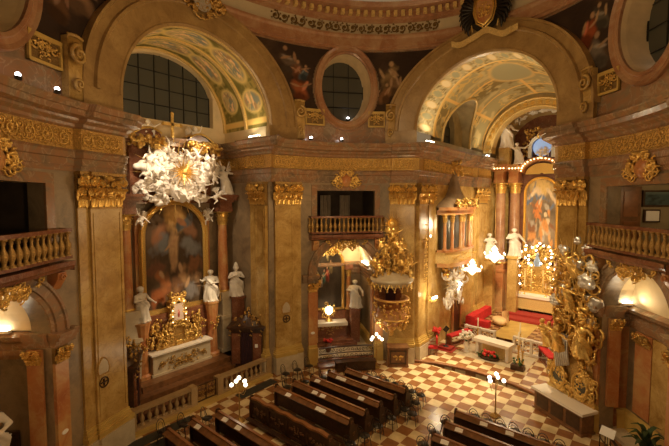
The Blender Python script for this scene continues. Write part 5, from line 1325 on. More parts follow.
# panelled wooden box below
t = thing('wooden_box', 'panelled brown wooden box standing below the pulpit', 'box', (-11.95, 20.15, 0), R(40))
box_part(t, 'body', 'wood2', (-.6,.6,-.35,.3,.08,1.15), (-.64,.64,-.38,.33,0,.1)); box_part(t, 'lid', 'wood2', (-.66,.66,-.41,.33,1.15,1.22))
m = MB(); [m.bx(*q) for q in ((-.5,.5,-.39,-.35,.2,.28),(-.5,.5,-.39,-.35,.95,1.03),(-.5,-.42,-.39,-.35,.2,1.03),(.42,.5,-.39,-.35,.2,1.03))]; m.build('panel_frame', 'wood', t)
m = MB(); flourish(m, wallY(-.37), .6, .35, 0, .62, 0, 8, 3, .02); m.build('carved_ornament', 'gold', t, True)
# gilt hanging ornament, sconce and red chair on the pier corner
m = MB(); flourish(m, wallX(XC+.28), .35, 4.2, 22.15, 6.4, 0, 26, 9, .035, 1.2); tag(m.build('gilt_festoon', 'gold', None, True), 'long hanging gilt festoon on the pier beside the chancel', 'ornament')
def sconce(loc, rz, lab, n=3, glowm='bulb', g=None):
    t = thing('wall_sconce', lab, 'sconce', loc, rz, g)
    m = MB(); m.lathe([(0,0),(.12,.02),(.14,.1),(0,.14)], (0,0,-.1), 10); clump(m, (0,-.05,0), (.35,.12,.5), 8, 3, .02); m.build('bracket', 'gold', t, True)
    for k in range(n):
        x = (k-(n-1)/2)*.26; m = MB(); m.tube([(0,-.05,-.05),(x*.6,-.25,-.12),(x,-.32,.02),(x,-.32,.1)], .015, 5); m.build('arm', 'gold', t, True)
        m = MB(); m.ball((x,-.32,.19), (.06,.06,.09), 8, 6); m.build('lit_bulb', glowm, t, True)
sconce((XC+.45, 22.5, 3.7), R(90), 'bright wall sconce at the chancel corner pier', 3, 'strip')
sconce((XC+.35, 22.0, 7.6), R(90), 'small wall sconce higher on the chancel corner pier', 1)
t = thing('armchair', 'red upholstered chair standing on the chancel step at the pier', 'chair', (-10.9, 22.75, .16), R(-60))
box_part(t, 'seat', 'redcloth', (-.28,.28,-.28,.28,.42,.52)); box_part(t, 'backrest', 'redcloth', (-.26,.26,.22,.3,.6,1.15))
for sx in (-1,1):
    for sy in (-1,1): box_part(t, 'leg', 'dred', (sx*.25-.03, sx*.25+.03, sy*.25-.03, sy*.25+.03, 0, .45))
    box_part(t, 'armrest', 'dred', (sx*.28-.03, sx*.28+.03, -.28, .28, .68, .73))
t = thing('flower_stand', 'red flowers on a stand against the chancel corner pier', 'flowers', (-10.95, 23.4, .16))
m = MB(); m.lathe([(.16,0),(.14,.05),(.04,.1),(.04,.9),(.15,1.0),(.17,1.2)], (0,0,0), 10); m.build('stand', 'dred', t, True)
m = MB(); [m.ball((rnd.uniform(-.22,.22), rnd.uniform(-.22,.22), 1.3+rnd.uniform(-.05,.2)), .08, 6, 4) for k in range(26)]; m.build('blossoms', 'flower', t, True)

# ------------------------------------------------------------------ chancel
t = thing('altar_table', 'white-topped free-standing altar table in the chancel', 'altar', (-7.75, 24.75, .175), R(-8))
box_part(t, 'tabletop', 'linen', (-1.15,1.15,-.42,.42,.93,1.03)); box_part(t, 'altar_cloth', 'linen', (-1.17,1.17,-.45,-.42,.84,1.04))
for x in (-.95, .95): box_part(t, 'pedestal', 'white', (x-.1,x+.1,-.28,.28,0,.93))
box_part(t, 'front_panel', 'goldp', (-.7,.7,-.06,.06,.0,.84))
m = MB(); m.bx(-9.7,-5.6,23.7,26.1,.16,.175); tag(m.build('carpet', 'pale'), 'pale patterned carpet under the free-standing altar table', 'carpet')
t = thing('flower_arrangement', 'red flower arrangement below the free-standing altar table', 'flowers', (-7.85, 24.15, .175))
m = MB(); m.lathe([(.3,0),(.42,.15),(.4,.2)], (0,0,0), 12, 1.6, .8); m.build('tray', 'wood', t, True)
m = MB(); [m.ball((rnd.uniform(-.4,.4), rnd.uniform(-.2,.2), .25+rnd.uniform(0,.25)), .09, 6, 4) for k in range(30)]; m.build('blossoms', 'flower', t, True)
m = MB(); [m.leaf((rnd.uniform(-.6,.6), rnd.uniform(-.25,.25), .1), (rnd.uniform(-1,1), rnd.uniform(-1,1)), .1, .35, .6) for k in range(26)]; m.build('leaves', 'leafy', t)
def vase(loc, lab, fm='white', s=1.0):
    t = thing('flower_vase', lab, 'flowers', loc)
    m = MB(); m.lathe([(.14*s,0),(.16*s,.05*s),(.06*s,.15*s),(.16*s,.4*s),(.1*s,.55*s),(.14*s,.6*s)], (0,0,0), 12); m.build('vase', 'white', t, True)
    m = MB(); [m.ball((rnd.gauss(0,.14)*s, rnd.gauss(0,.14)*s, .8*s+rnd.uniform(-.15,.25)*s), .075*s, 6, 4) for k in range(34)]; m.build('blossoms', fm, t, True)
    m = MB(); [m.leaf((0,0,.55*s), (cos(a), sin(a)), .1*s, .4*s, .8) for a in frange(0, 6.28, 9)]; m.build('leaves', 'leafy', t)
vase((-9.35, 24.4, .18), 'white flower vase left of the free-standing altar table', 'linen', 1.25)
def candlestick(loc, h, lab, g, s=1.0):
    t = thing('candlestick', lab, 'candlestick', loc, 0, g)
    m = MB(); m.lathe([(.14*s,0),(.12*s,.05*s),(.04*s,.12*s),(.055*s,h*.25),(.03*s,h*.3),(.03*s,h*.55),(.07*s,h*.58),(.06*s,h*.6)], (0,0,0), 10); m.build('stand', 'gold', t, True)
    m = MB(); m.lathe([(.028*s,h*.6),(.028*s,h),(0,h+.02)], (0,0,0), 8); m.build('candle', 'wax', t, True)
candlestick((-6.2, 24.4, .18), 2.0, 'tallest candlestick at the right end of the free-standing altar', 'tall candlesticks at the chancel altar', 1.5)
candlestick((-5.9, 24.1, .18), 1.7, 'shorter candlestick at the right end of the free-standing altar', 'tall candlesticks at the chancel altar', 1.5)
candlestick((-9.3, 26.3, .18), 1.8, 'candlestick behind the left end of the free-standing altar', 'tall candlesticks at the chancel altar', 1.3)
candlestick((-6.8, 27.0, .18), 1.8, 'candlestick between the two white choir rails', 'tall candlesticks at the chancel altar', 1.3)
t = thing('ornament_stand', 'dark stone base holding candles right of the free-standing altar', 'stand', (-6.05, 23.75, .175)); box_part(t, 'body', 'wood', (-.35,.35,-.22,.22,0,.28)); m = MB(); clump(m, (0,0,.45), (.6,.3,.4), 16, 4, .03); m.build('leafage', 'leafy', t, True)
def choirrail(x0, x1, y, rz, lab):
    t = thing('choir_rail', lab, 'railing', (x0, y, .16), R(rz)); L = x1-x0
    box_part(t, 'rail', 'wmarble', (0, L, -.1, .1, .9, 1.02)); box_part(t, 'plinth', 'wmarble', (0, L, -.1, .1, 0, .14))
    n = max(2, round(L/.9))
    for k in range(n+1): box_part(t, 'post', 'wmarble', (L*k/n-.07, L*k/n+.07, -.12, .12, 0, 1.04))
    for k in range(n):
        m = MB()
        for i in range(3):
            for j in range(3): m.tube([(L*(k+(i+.5+.45*cos(a)*.95)/3)/n, 0, .14+.76*(j+.5+.46*sin(a))/3) for a in frange(0, 2*PI, 10)], .024, 4)
        m.build('pierced_panel', 'white', t, True)
choirrail(-10.3, -8.3, 26.8, -4, 'white pierced choir rail left of the chancel centre'); choirrail(-7.0, -4.9, 26.5, -6, 'white pierced choir rail right of the chancel centre')
def kneeler(x, y, rz, L, lab):
    t = thing('kneeling_bench', lab, 'bench', (x, y, .16), R(rz)); box_part(t, 'desk', 'dred', (-L/2,L/2,-.2,.2,0,.08), (-L/2,-L/2+.06,-.2,.2,0,.7), (L/2-.06,L/2,-.2,.2,0,.7)); box_part(t, 'cushion', 'redcloth', (-L/2,L/2,-.24,.24,.7,.8))
    m = MB(); [m.bx(-L/2+L*k/6-.02, -L/2+L*k/6+.02, -.18,-.14,.08,.7) for k in range(1, 6)]; m.build('slat', 'wmarble', t) if False else None
kneeler(-10.3, 25.6, 75, 2.2, 'red-topped bench along the left chancel wall'); kneeler(-4.9, 25.6, -60, 1.8, 'red-topped bench right of the free-standing altar')
m = MB(); m.bx(-11.2, -10.0, 23.6, 24.6, .16, .2); m.bx(-11.0, -10.15, 23.75, 24.45, .2, .34); tag(m.build('carpeted_step', 'redcarpet'), 'small red carpeted step by the left chancel pier', 'step')
t = thing('lectern', 'dark slender lectern on the red step in the chancel', 'lectern', (-10.6, 24.1, .34), R(-40)); m = MB(); m.lathe([(.2,0),(.05,.06),(.03,.2),(.03,1.05)], (0,0,0), 10); m.build('pole', 'iron', t, True); m = MB(); i = m.mark(); m.box((0,0,0), (.5,.03,.36)); m.xf(i, Matrix.Translation((0,0,1.15)) @ Matrix.Rotation(R(-40), 4, 'X')); m.build('book_rest', 'iron', t)
m = MB(); m.grid(lambda y, k: ([-11.2,-11.2,-10.6,-10.5][k], y, [.5,1.15,1.15,.55][k]), frange(29.0, 33.6, 12), range(4)); m.bx(-11.2,-10.5,28.95,29.05,.5,1.1); m.bx(-10.5,-9.5,29.0,29.6,.5,.95); tag(m.build('bench', 'redcloth'), 'long bench covered in red cloth along the left chancel wall', 'bench')
t = thing('settee', 'beige shell-shaped settee beside the red covered bench', 'seat', (-9.2, 30.6, .5), R(-60)); t.scale = (.75,.75,1.0)
m = MB(); m.grid(lambda a, k: ([0,.7,.85,.8,0][k]*cos(a)*1.2, [0,.6,.7,.6,0][k]*sin(a), [.42,.46,.3,.12,.1][k]), frange(0, 2*PI, 20), range(5)); m.build('seat', 'fur', t, True)
m = MB(); m.grid(lambda a, q: (-.95*cos(a), .45+.3*sin(a), .3+(.45+.25*sin(a))*q), frange(0, PI, 14), [0,.5,1]); m.grid(lambda a, q: (-1.03*cos(a), .47+.36*sin(a), .3+(.45+.25*sin(a))*q), frange(0, PI, 14), [0,.5,1]); m.build('backrest', 'fur', t, True)
m = MB(); m.bx(-9.6,-6.0,32.2,34.2,.5,.66); m.bx(-9.4,-6.2,33.2,34.4,.66,.82); tag(m.build('altar_steps', 'redcarpet'), 'red carpeted steps before the high altar', 'steps')
m = MB(); m.bx(-8.8,-6.8,27.6,32.1,.5,.512); tag(m.build('carpet', 'ochre2'), 'brown patterned carpet leading to the high altar', 'carpet')
# side door and candelabra figures of the apse
t = thing('arched_door', 'dark red arched door in the left wall beside the high altar', 'door', (-10.9, 34.9, .5), R(35))
m = MB(); m.plate(arched(.5, 0, 2.5, 10), -.1, .05); m.build('leaf', 'dred', t); m = MB(); m.plate(arched(.7, 0, 2.8, 10), -.04, .1); m.build('frame', 'ochre2', t)
# high altar
HX, HY = -7.75, 36.6
th = thing('high_altar', 'brilliant gilt high altar with great arched painting at the end of the chancel', 'altar', (HX, HY, 0))
mensa(th, 1.45, -2.0, -1.1, .95, 2.15, 'goldp', 'linen')
r_ = random.Random(44); pal = [(.62,.22,.07),(.70,.36,.12),(.16,.19,.26),(.62,.46,.28),(.30,.14,.07),(.66,.30,.10),(.45,.38,.30),(.72,.55,.34)]
altarpainting(th, 1.14, 5.6, 11.75, -.55, [(.5,.9,.5,.12,(.62,.42,.16),0,.7,5,.4)]+[(r_.uniform(.12,.88), r_.uniform(.08,.86), r_.uniform(.07,.2), r_.uniform(.025,.07), pal[k % 8], r_.uniform(-1.2,1.2), .5, k+60, .5) for k in range(46)], (.22,.16,.10), 60, 130, seed=17, fw=.2)
for sx in (-1, 1):
    for (x, y) in ((sx*1.85, -1.3), (sx*2.8, -2.0)):
        column('rosy', 'gold', 'gold', th, x, y, 4.6, 11.4, .43, .85)
        m = MB(); [m.bx(x-a, x+a, y-a, y+a, z0, z1) for a, z0, z1 in ((.52,.5,.8),(.46,.8,3.9),(.54,3.9,4.1),(.46,4.1,4.6))]; m.build('pedestal', 'redp', th)
m = MB()
for sx in (-1, 1):
    m = MB()
    for (o, z0, z1) in ((.4,11.4,11.7),(.36,11.7,12.4),(.5,12.4,12.55),(.7,12.55,12.75),(.78,12.75,12.95)):
        m.bx(min(sx*1.55,sx*(1.95+o)), max(sx*1.55,sx*(1.95+o)), -1.3-o, -.2, z0, z1); m.bx(min(sx*(2.9-o), sx*(2.9+o)), max(sx*(2.9-o), sx*(2.9+o)), -2.0-o, -.9, z0, z1)
    m.build('entablature', 'redp', th)
m = MB(); pts = [(-1.3*cos(a), 12.25+.95*sin(a)) for a in frange(0, PI, 20)]
m.grid(lambda k, j: (pts[k][0]*[1,1,1.2,1.25,1.25][j], [-.3,-1.3,-1.4,-1.4,-.3][j], pts[k][1]+[0,0,.12,.3,.3][j]), range(21), range(5)); m.build('pediment', 'redp', th)
m = MB(); m.grid(lambda a, j: (-1.25*cos(a)*[1,.1][j], -.6, 12.15+.9*sin(a)*[1,.1][j]), frange(0, PI, 16), range(2)); m.build('pediment_field', 'gold', th)
b_ = MB().ball((0,0,0), .055, 6, 5).build('light_bulb', 'warmbulb', th, True, (0,-1.42,13.42))
for p in [(-1.4*cos(a), -1.42, 12.38+1.0*sin(a)) for a in frange(.05, PI-.05, 15)]+[(x, -2.0 if abs(x) < 2.2 else -2.72, 12.62) for x in frange(-3.4, -1.2, 9)+frange(1.2, 3.4, 9)]: meshobj('light_bulb', b_.data, th, p)
m = MB(); m.bx(-2.6,2.6,-.35,.1,.5,12.6); m.bx(-2.3,2.3,-.1,.1,12.6,17.0); m.build('backing', 'dred', th)
m = MB(); m.bx(-1.3,1.3,-1.1,-.3,1.85,2.3); m.bx(-1.0,1.0,-.95,-.3,2.3,4.2); m.bx(-1.25,1.25,-1.1,-.3,4.2,4.5); m.build('tabernacle', 'gold', th)
m = MB(); flourish(m, wallY(-1.0), 2.4, 2.6, 0, 3.4, 0, 40, 3, .06, .8); clump(m, (0,-.8,5.2), (2.6,.5,1.6), 90, 5, .06); clump(m, (-1.4,-.9,3.4), (.7,.5,2.6), 36, 6, .06); clump(m, (1.4,-.9,3.4), (.7,.5,2.6), 36, 7, .06); sunburst(m, (0,-.9,5.4), .2, 1.3, 34, -.1, 5, .05); m.build('gilt_glory', 'gold', th, True)
m = MB(); [m.tube([(x,-1.02,2.3),(x,-1.02,4.2)], .09, 8) for x in (-.95,-.45,.45,.95)]; m.build('tabernacle_column', 'goldp', th, True)
b_ = MB().ball((0,0,0), .075, 6, 5).build('sparkle_light', 'strip', th, True, (0,-1.35,6.2)); r_ = random.Random(5)
for k in range(22): a = 2*PI*k/22; q = r_.uniform(.55, 1.35); meshobj('sparkle_light', b_.data, th, (q*cos(a), -1.35, 5.35+q*.85*sin(a)))  # glowing balls scattered at random as the sparkle of the glory
for p in ((-1.3,3.6),(-1.35,4.4),(1.3,3.6),(1.35,4.4),(-1.25,2.9),(1.25,2.9)): meshobj('sparkle_light', b_.data, th, (p[0],-1.35,p[1]))
m = MB(); m.lathe([(.22,0),(.3,.3),(.12,.75),(.1,.95),(.12,1.05),(0,1.15)], (0,-1.2,4.5), 12); m.build('madonna_niche_figure', 'blueglass', th, True)
for k, x in enumerate((-1.5,-1.15,-.8,.8,1.15,1.5)): candlestick((HX+x, HY-1.75, 2.15), 1.1, '%s candlestick on the high altar table' % ['leftmost','second left','third left','third right','second right','rightmost'][k], 'candlesticks on the high altar', .8)
# upper lantern niche and sculptures
t = thing('altar_lantern', 'blue-white glowing glazed lantern niche above the high altar pediment', 'ornament', (HX+.05, HY-.9, 13.45))
m = MB(); archband(m, wallY(0), 0, .9, [(.72,.1),(.72,-.3),(.95,-.35),(1.0,.1)]); m.bx(-1,-.72,-.35,.1,0,.9); m.bx(.72,1,-.35,.1,0,.9); m.build('frame', 'silver', t)
m = MB(); m.ball((0,-.05,.85), (.7,.15,.75), 14, 8); m.build('glass_globe', 'lantern', t, True)
m = MB(); clump(m, (0,-.1,2.0), (2.4,.5,.8), 50, 3, .06); clump(m, (-1.2,-.1,.8), (.5,.4,1.4), 24, 4, .05); clump(m, (1.2,-.1,.8), (.5,.4,1.4), 24, 4, .05); m.build('gilt_crest', 'gold', t, True)
cherub(1, (HX+.45, HY-1.75, 13.35), -60, 'white cherub in front of the blue lantern above the high altar, right one', 1.0); cherub(2, (HX+.1, HY-1.75, 13.3), -60, 'white cherub in front of the blue lantern above the high altar, left one', .8)
t = thing('stucco_cloud', 'band of white stucco clouds high above the high altar', 'sculpture', (HX, HY-.7, 17.0))
for k in range(5): meshobj('cloud', CL[k % 3], t, (-1.7+k*.85, 0, .5*sin(k*.8)), 0, .65)
for k, (x, z, lb) in enumerate(((-1.9,16.3,'left'),(-.9,17.0,'left of centre'),(.2,17.2,'centre'),(1.2,16.8,'right of centre'))):
    cherub(k, (HX+x, HY-1.2, z), -60, 'pale cherub above the high altar, %s' % lb, 1.1, False, 'cherubs high above the high altar')
statue('c', (-10.2, 34.4, 14.3), -60, 'white statue standing high at the left foot of the apse arch', 1.35, name='statue')
t = thing('statue_plinth', 'block plinth under the high white statue at the apse arch', 'plinth', (-10.2, 34.4, 12.95)); box_part(t, 'shaft', 'ochre', (-.42,.42,-.42,.42,0,1.35)); 
statue('g', (-9.25, 34.7, 12.98), -60, 'pale angel seated on the high altar cornice left of the pediment', .95, None, name='angel', cat='sculpture')
statue('a', (-9.2, 33.9, 5.4), -60, 'pale saint standing between the left columns of the high altar', 1.25); statue('b', (-10.9, 33.3, 5.2), -50, 'pale saint standing outside the left column of the high altar', 1.1)
for x, y, h, lb in ((-9.2,33.9,4.9,'inner'),(-10.9,33.3,4.7,'outer')):
    t = thing('statue_plinth', 'tall pedestal under the %s left saint of the high altar' % lb, 'plinth', (x, y, .5)); box_part(t, 'shaft', 'ochre', (-.36,.36,-.36,.36,0,h-.2), (-.44,.44,-.44,.44,0,.3)); box_part(t, 'cap', 'gold', (-.46,.46,-.46,.46,h-.2,h))
# crystal chandeliers
def chandelier(loc, top, lab, s=1.0):
    t = thing('chandelier', lab, 'chandelier', loc, 0, 'crystal chandeliers of the chancel')
    m = MB(); m.lathe([(0,-.35*s),(.12*s,-.25*s),(.3*s,-.05*s),(.5*s,.1*s),(.3*s,.12*s),(.12*s,.35*s),(.2*s,.5*s),(.04*s,.7*s)], (0,0,0), 14); 
    for k in range(24): a = 2*PI*k/24; m.ball((.5*s*cos(a), .5*s*sin(a), 0), (.03*s,.03*s,.07*s), 5, 4)
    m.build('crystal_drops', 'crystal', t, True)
    for k in range(8): a = 2*PI*k/8; m = MB(); m.tube([(.1*s*cos(a),.1*s*sin(a),.1*s),(.4*s*cos(a),.4*s*sin(a),0),(.6*s*cos(a),.6*s*sin(a),.15*s)], .015, 4); a_ = m.build('arm', 'gold', t, True); m = MB(); m.ball((.6*s*cos(a),.6*s*sin(a),.24*s), (.035*s,.035*s,.07*s), 6, 4); m.build('lit_bulb', 'bulb', a_, True)
    m = MB(); m.tube([(0,0,.6*s), (0,0,top-loc[2])], .015, 4); m.build('chain', 'goldd', t)
chandelier((-10.0, 26.9, 5.1), 11.0, 'crystal chandelier hanging in front of the left chancel pilasters', 1.1)
chandelier((-9.9, 31.3, 5.5), 13.5, 'crystal chandelier hanging near the high altar columns', 1.3)

# oratory box on the left chancel wall
to = thing('oratory', 'red marble columned oratory balcony under a bell-shaped roof on the left chancel wall', 'oratory', (XC, 26.7, 0), R(90))
W = 2.55
def of(s, z, d): return (s, -.95*math.sqrt(max(0, 1-(s/W)**4))*1.0+d, z)
def oband(z0, z1, e, name, mat):
    m = MB(); m.grid(lambda s, k: (s*(1+e*.12), of(s, 0, 0)[1]-e, [z0, z0, z1, z1][k]) if k in (1, 2) else (s*(1+e*.12), 0, [z0,z0,z1,z1][k]), frange(-W, W, 20), range(4)); m.build(name, mat, to)
oband(5.5, 5.75, .1, 'floor_slab', 'redp'); oband(5.75, 6.5, 0, 'parapet', 'goldp'); oband(6.5, 6.65, .1, 'parapet_rail', 'redp'); oband(9.0, 9.3, .05, 'entablature', 'redp'); oband(9.3, 9.5, .2, 'cornice', 'redp')
for s in (-2.3, -1.75, -.65, -.2, .9, 1.35, 2.3):
    m = MB(); y = of(s, 0, 0)[1]+.05; m.lathe([(.15,0),(.15,.15),(.11,.2),(.1,1.95)], (s, y, 6.6), 10); c = m.build('column', 'redp', to, True); m = MB(); capital_round(m, (s, y, 8.5), .11, .5); m.build('capital', 'gold', c, True)
m = MB(); m.grid(lambda s, z: (s, of(s, 0, .45)[1], z), frange(-W*.9, W*.9, 12), [6.5, 9.1]); m.build('window_panes', 'glassd', to)
m = MB(); m.grid(lambda s, k: (s*[1.05,.9,.5,.3,.22,.12][k], of(s, 0, 0)[1]*[1.05,.9,.6,.4,.3,.15][k]-.02, [9.5,9.75,10.2,10.8,11.5,12.0][k]), frange(-W, W, 20), range(6)); m.build('roof', 'tentroof', to, True)
m = MB(); clump(m, (0,-1.05,9.75), (3.6,.3,.6), 60, 3, .06); clump(m, (0,-.35,12.2), (.9,.5,1.0), 34, 4, .05); flourish(m, wallY(-1.0), 4.2, .6, 0, 6.1, 0, 16, 5, .04); clump(m, (-1.2,-.6,5.2), (2.2,.6,.6), 30, 6, .05); clump(m, (1.2,-.6,5.2), (2.2,.6,.6), 30, 7, .05); m.build('gilt_carving', 'gold', to, True)
t = thing('girandole', 'sparkling white and gilt relief below the oratory box', 'ornament', (XC+.5, 26.0, 4.1), R(90))
m = MB(); sunburst(m, (0,0,0), .15, 2.0, 34, -.1, 5, .06); m.build('rays', 'goldp', t); m = MB(); clump(m, (0,-.1,0), (2.4,.4,2.6), 80, 6, .06); m.build('scrollwork', 'white', t, True); m = MB(); [m.ball((rnd.uniform(-.3,.3), -.45, rnd.uniform(-.3,.3)), .06, 6, 5) for k in range(6)]; m.build('lit_bulb', 'strip', t)
t = thing('door_surround', 'dark doorway under the oratory in the left chancel wall', 'door', (XC+.02, 27.6, .16), R(90)); box_part(t, 'frame', 'redp', (-.8,-.6,-.12,0,0,3), (.6,.8,-.12,0,0,3), (-.8,.8,-.12,0,3,3.25)); box_part(t, 'leaf', 'wood', (-.6,.6,-.05,0,0,3))

# ------------------------------------------------------------------ sculpture group against the right pier
GC = Vector((-2.27, 20.24, 0)); ga = R(-32)
mg = Matrix.Translation(GC) @ Matrix.Rotation(ga, 4, 'Z')
t = thing('balustrade_bench', 'long brown chest with white top along the right pier below the gilt group', 'chest', tuple(GC), ga)
box_part(t, 'body', 'wood2', (-1.75,.75,-1.15,-.45,.08,.92), (-1.8,.8,-1.2,-.4,0,.1)); box_part(t, 'top', 'linen', (-1.85,.85,-1.25,-.35,.92,1.04))
for k in range(3): box_part(t, 'front_panel', 'wood', (-1.6+k*.8, -.95+k*.8, -1.17, -1.14, .2, .8))
tg2 = thing('gilt_monument', 'towering gilt monument with silver clouds and rays on the right chancel pier', 'monument', tuple(mg @ Vector((-.42,0,0))), ga); tg2.scale = (.82,.82,1)
m = MB(); m.grid(lambda x, k: (x*(1-.12*k), [-.5,-.45,-.4,.1][k], [1.04,1.9,2.9,2.9][k]+.25*sin(x*2)*(k > 0)), frange(-1.5, 1.4, 14), range(4)); m.bx(-.9,.8,-.3,.1,2.4,6.5); m.build('base', 'goldd', tg2)
m = MB(); flourish(m, wallY(-.55), 3.0, 1.6, 0, 1.9, 0, 40, 3, .07, .9); clump(m, (0,-.5,3.1), (2.9,.5,.7), 60, 4, .06); clump(m, (-1.3,-.4,3.8), (.7,.5,1.6), 30, 5, .06); clump(m, (.1,-.6,4.6), (2.4,.6,2.6), 130, 6, .05); clump(m, (.3,-.8,6.6), (2.2,.4,2.0), 50, 8, .035); m.build('gilt_scrollwork', 'gold', tg2, True)
for x in (-.75, .62):
    m = MB(); m.grid(lambda a, q: (x+.4*q*cos(a), -.62, 1.85+.48*q*sin(a)), frange(0, 2*PI, 18), [0.02, 1]); o = m.build('oval_panel', 'glassd', tg2); m = MB(); m.tube([(x+.44*cos(a), -.64, 1.85+.52*sin(a)) for a in frange(0, 2*PI, 20)], .075, 6); m.build('oval_frame', 'gold', o, True)
SC = [cloudmesh((1.1,.5,.7), 18, s, 'silver', .05) for s in (5, 6)]
for k, (x, z, s) in enumerate(((-.8,6.3,1),(.1,7.1,1.1),(.9,6.5,1.1),(1.1,5.6,1),(-1.1,5.3,.8),(-.2,5.9,.9),(.7,7.8,.8),(-.6,7.7,.7),(1.2,7.2,.7),(.9,4.7,.7),(.2,8.2,.5))): meshobj('silver_cloud', SC[k % 2], tg2, (x, -.55-.15*(k % 3), z), 0, s)
m = MB(); sunburst(m, (-.1,-.8,6.9), .3, 2.0, 22, -.1, 4, .045); m.build('gilt_rays', 'gold', tg2)
m = MB()
for k in range(7): x = -.9+k*.13; m.tube([(x,-.75,3.9),(x+.1,-.95,3.5),(x+.15,-.9,3.0),(x+.2,-.85,2.3+.05*k)], [.05,.07,.07,.05], 6)
m.build('silver_cascade', 'silver', tg2, True)
def gm(x, y, z): return tuple(mg @ Vector((x*.82-.42, y*.82-.08, z)))
statue('e', gm(-.55,-.9,3.25), -115, 'gilt figure falling forward in the middle of the right monument', .75, name='gilt_figure', cat='sculpture', tilt=(.5,.3))
statue('f', gm(.85,-.75,3.2), -110, 'standing gilt robed figure at the right of the monument', .9, name='gilt_figure', cat='sculpture')
statue('a_g', gm(-1.25,-.75,3.1), -140, 'gilt figure at the left edge of the monument', .7, name='gilt_figure', cat='sculpture', tilt=(.2,-.2))
statue('g_g', gm(.0,-.7,5.1), -120, 'gilt winged angel below the silver clouds of the monument', .7, 'gold', name='gilt_figure', cat='sculpture', tilt=(.3,.2))
statue('c_g', gm(.25,-.65,6.6), -120, 'gilt saint rising among the rays at the top of the monument', .65, name='gilt_figure', cat='sculpture', tilt=(.2,-.3))
for k, (x, z) in enumerate(((-.9,4.5),(.8,5.9),(-.4,6.5),(.9,4.6),(-1.0,5.9))): cherub(k, gm(x,-.75,z), -110, '%s gilt cherub on the monument' % ['lower left','upper right','uppermost','lower right','upper left'][k], .9, True, 'gilt cherubs of the monument', (rnd.uniform(-30,30), rnd.uniform(-30,30)))
# hatchments at the crowns of the great arches
def crest(mapf, z, lab, sc=1.0, banner=True):
    t = thing('coat_of_arms', lab, 'coat of arms', (0,0,0))
    m = MB(); sh = [(-.45,.5),(-.5,0),(-.35,-.45),(0,-.7),(.35,-.45),(.5,0),(.45,.5),(0,.62)]
    b = m.mark(); [m.v.append(tuple(mapf(x*sc, z+y*sc, -.75))) for x, y in sh]; m.face(range(b, b+8)); m.grid(lambda k, d: mapf(sh[k % 8][0]*sc, z+sh[k % 8][1]*sc, d), range(9), [-.6, -.75]); m.build('shield', 'redp', t)
    m = MB(); m.tube([mapf(x*sc*1.08, z+y*sc*1.08, -.74) for x, y in sh+sh[:1]], .07*sc, 6); flourish(m, mapf, .7*sc, .8*sc, 0, z, -.76, 9, 4, .04); m.tube([mapf(x*sc*1.3, z+y*sc*1.3, -.66) for x, y in sh+sh[:1]], .045*sc, 6)
    for sg in (-1, 1): m.tube([mapf(sg*1.15*sc, z+1.3*sc, -.6), mapf(sg*.7*sc, z-.95*sc, -.6)], .03, 5)
    m.build('gilt_border', 'gold', t, True)
    m = MB()
    for sg in (-1, 1):
        for k in range(9): a = .9-k*.22; m.tube([mapf(sg*.4*sc, z+.1*sc, -.6), mapf(sg*(.4+.9*cos(a))*sc, z+(.1+1.1*sin(a))*sc, -.62), mapf(sg*(.4+1.1*cos(a-.2))*sc, z+(1.25*sin(a-.2))*sc, -.6)], [.06,.12,.03], 5)
    m.grid(lambda a, q: mapf(1.0*q*cos(a)*sc, z+1.05*q*sin(a)*sc, -.52), frange(0, 2*PI, 18), [0.02,1]); m.build('black_eagle_wings', 'iron', t, True)
    if banner:
        m = MB(); m.grid(lambda x, q: mapf(x, z-1.25*sc+.16*cos(x*2.6)-.12+.32*q-.1*abs(x), -.72-.08*sin(x*5)), frange(-1.6, 1.6, 40), [0, 1]); m.grid(lambda x, q: mapf(x, z-1.25*sc+.16*cos(x*2.6)-.12+.32*q-.1*abs(x), -.66-.08*sin(x*5)), frange(-1.9, 1.9, 40), [0, 1]); m.build('banner', 'goldp', t, True)
crest(mapN, 20.05, 'coat of arms with black eagle and banner at the crown of the chancel arch', 1.0)
t = thing('cartouche', 'dark gilt cartouche at the crown of the left chapel arch', 'ornament', (0,0,0))
m = MB(); flourish(m, mapW, 2.4, 1.3, 0, 19.2, -.55, 26, 5, .08, 1.1); m.build('scrollwork', 'goldd', t, True); m = MB(); m.grid(lambda a, q: mapW(.5*q*cos(a), 19.3+.5*q*sin(a), -.62), frange(0, 2*PI, 18), [0.02,1]); m.build('shield', 'silver', t)
# gallery front beneath the right window: music stand, stair rail, plant
t = thing('music_stand', 'music stand with white open sheets beside the chest at lower right', 'music stand', (-1.25, 17.6, 0), R(-20))
m = MB(); m.tube([(0,0,0),(0,0,1.1)], .015, 5); [m.tube([(0,0,.25),(.25*cos(a),.25*sin(a),0)], .012, 5) for a in (0.3,2.4,4.5)]; m.build('stand', 'iron', t, True); m = MB(); i = m.mark(); m.box((0,0,0), (.5,.02,.34)); m.xf(i, Matrix.Translation((0,0,1.2)) @ Matrix.Rotation(R(-35), 4, 'X')); m.build('sheet_music', 'paper', t)
t = thing('stair_rail', 'dark curved wooden stair rail at the lower right', 'railing', (0,0,0))
m = MB(); pp = [(-1.55,18.3,1.05),(-1.1,17.8,.85),(-.7,17.3,.6),(-.35,16.8,.35)]; m.tube(pp, .06, 8); m.tube([(p[0],p[1],p[2]-.5) for p in pp], .03, 6); m.build('rail', 'wood', t, True)
for k in range(8): q = k/7*2.99; i = int(q); f = q-i; p = Vector(pp[i]).lerp(Vector(pp[min(3,i+1)]), f); m = MB(); m.tube([p, (p.x, p.y, 0)], .022, 6); m.build('baluster', 'wood', t)
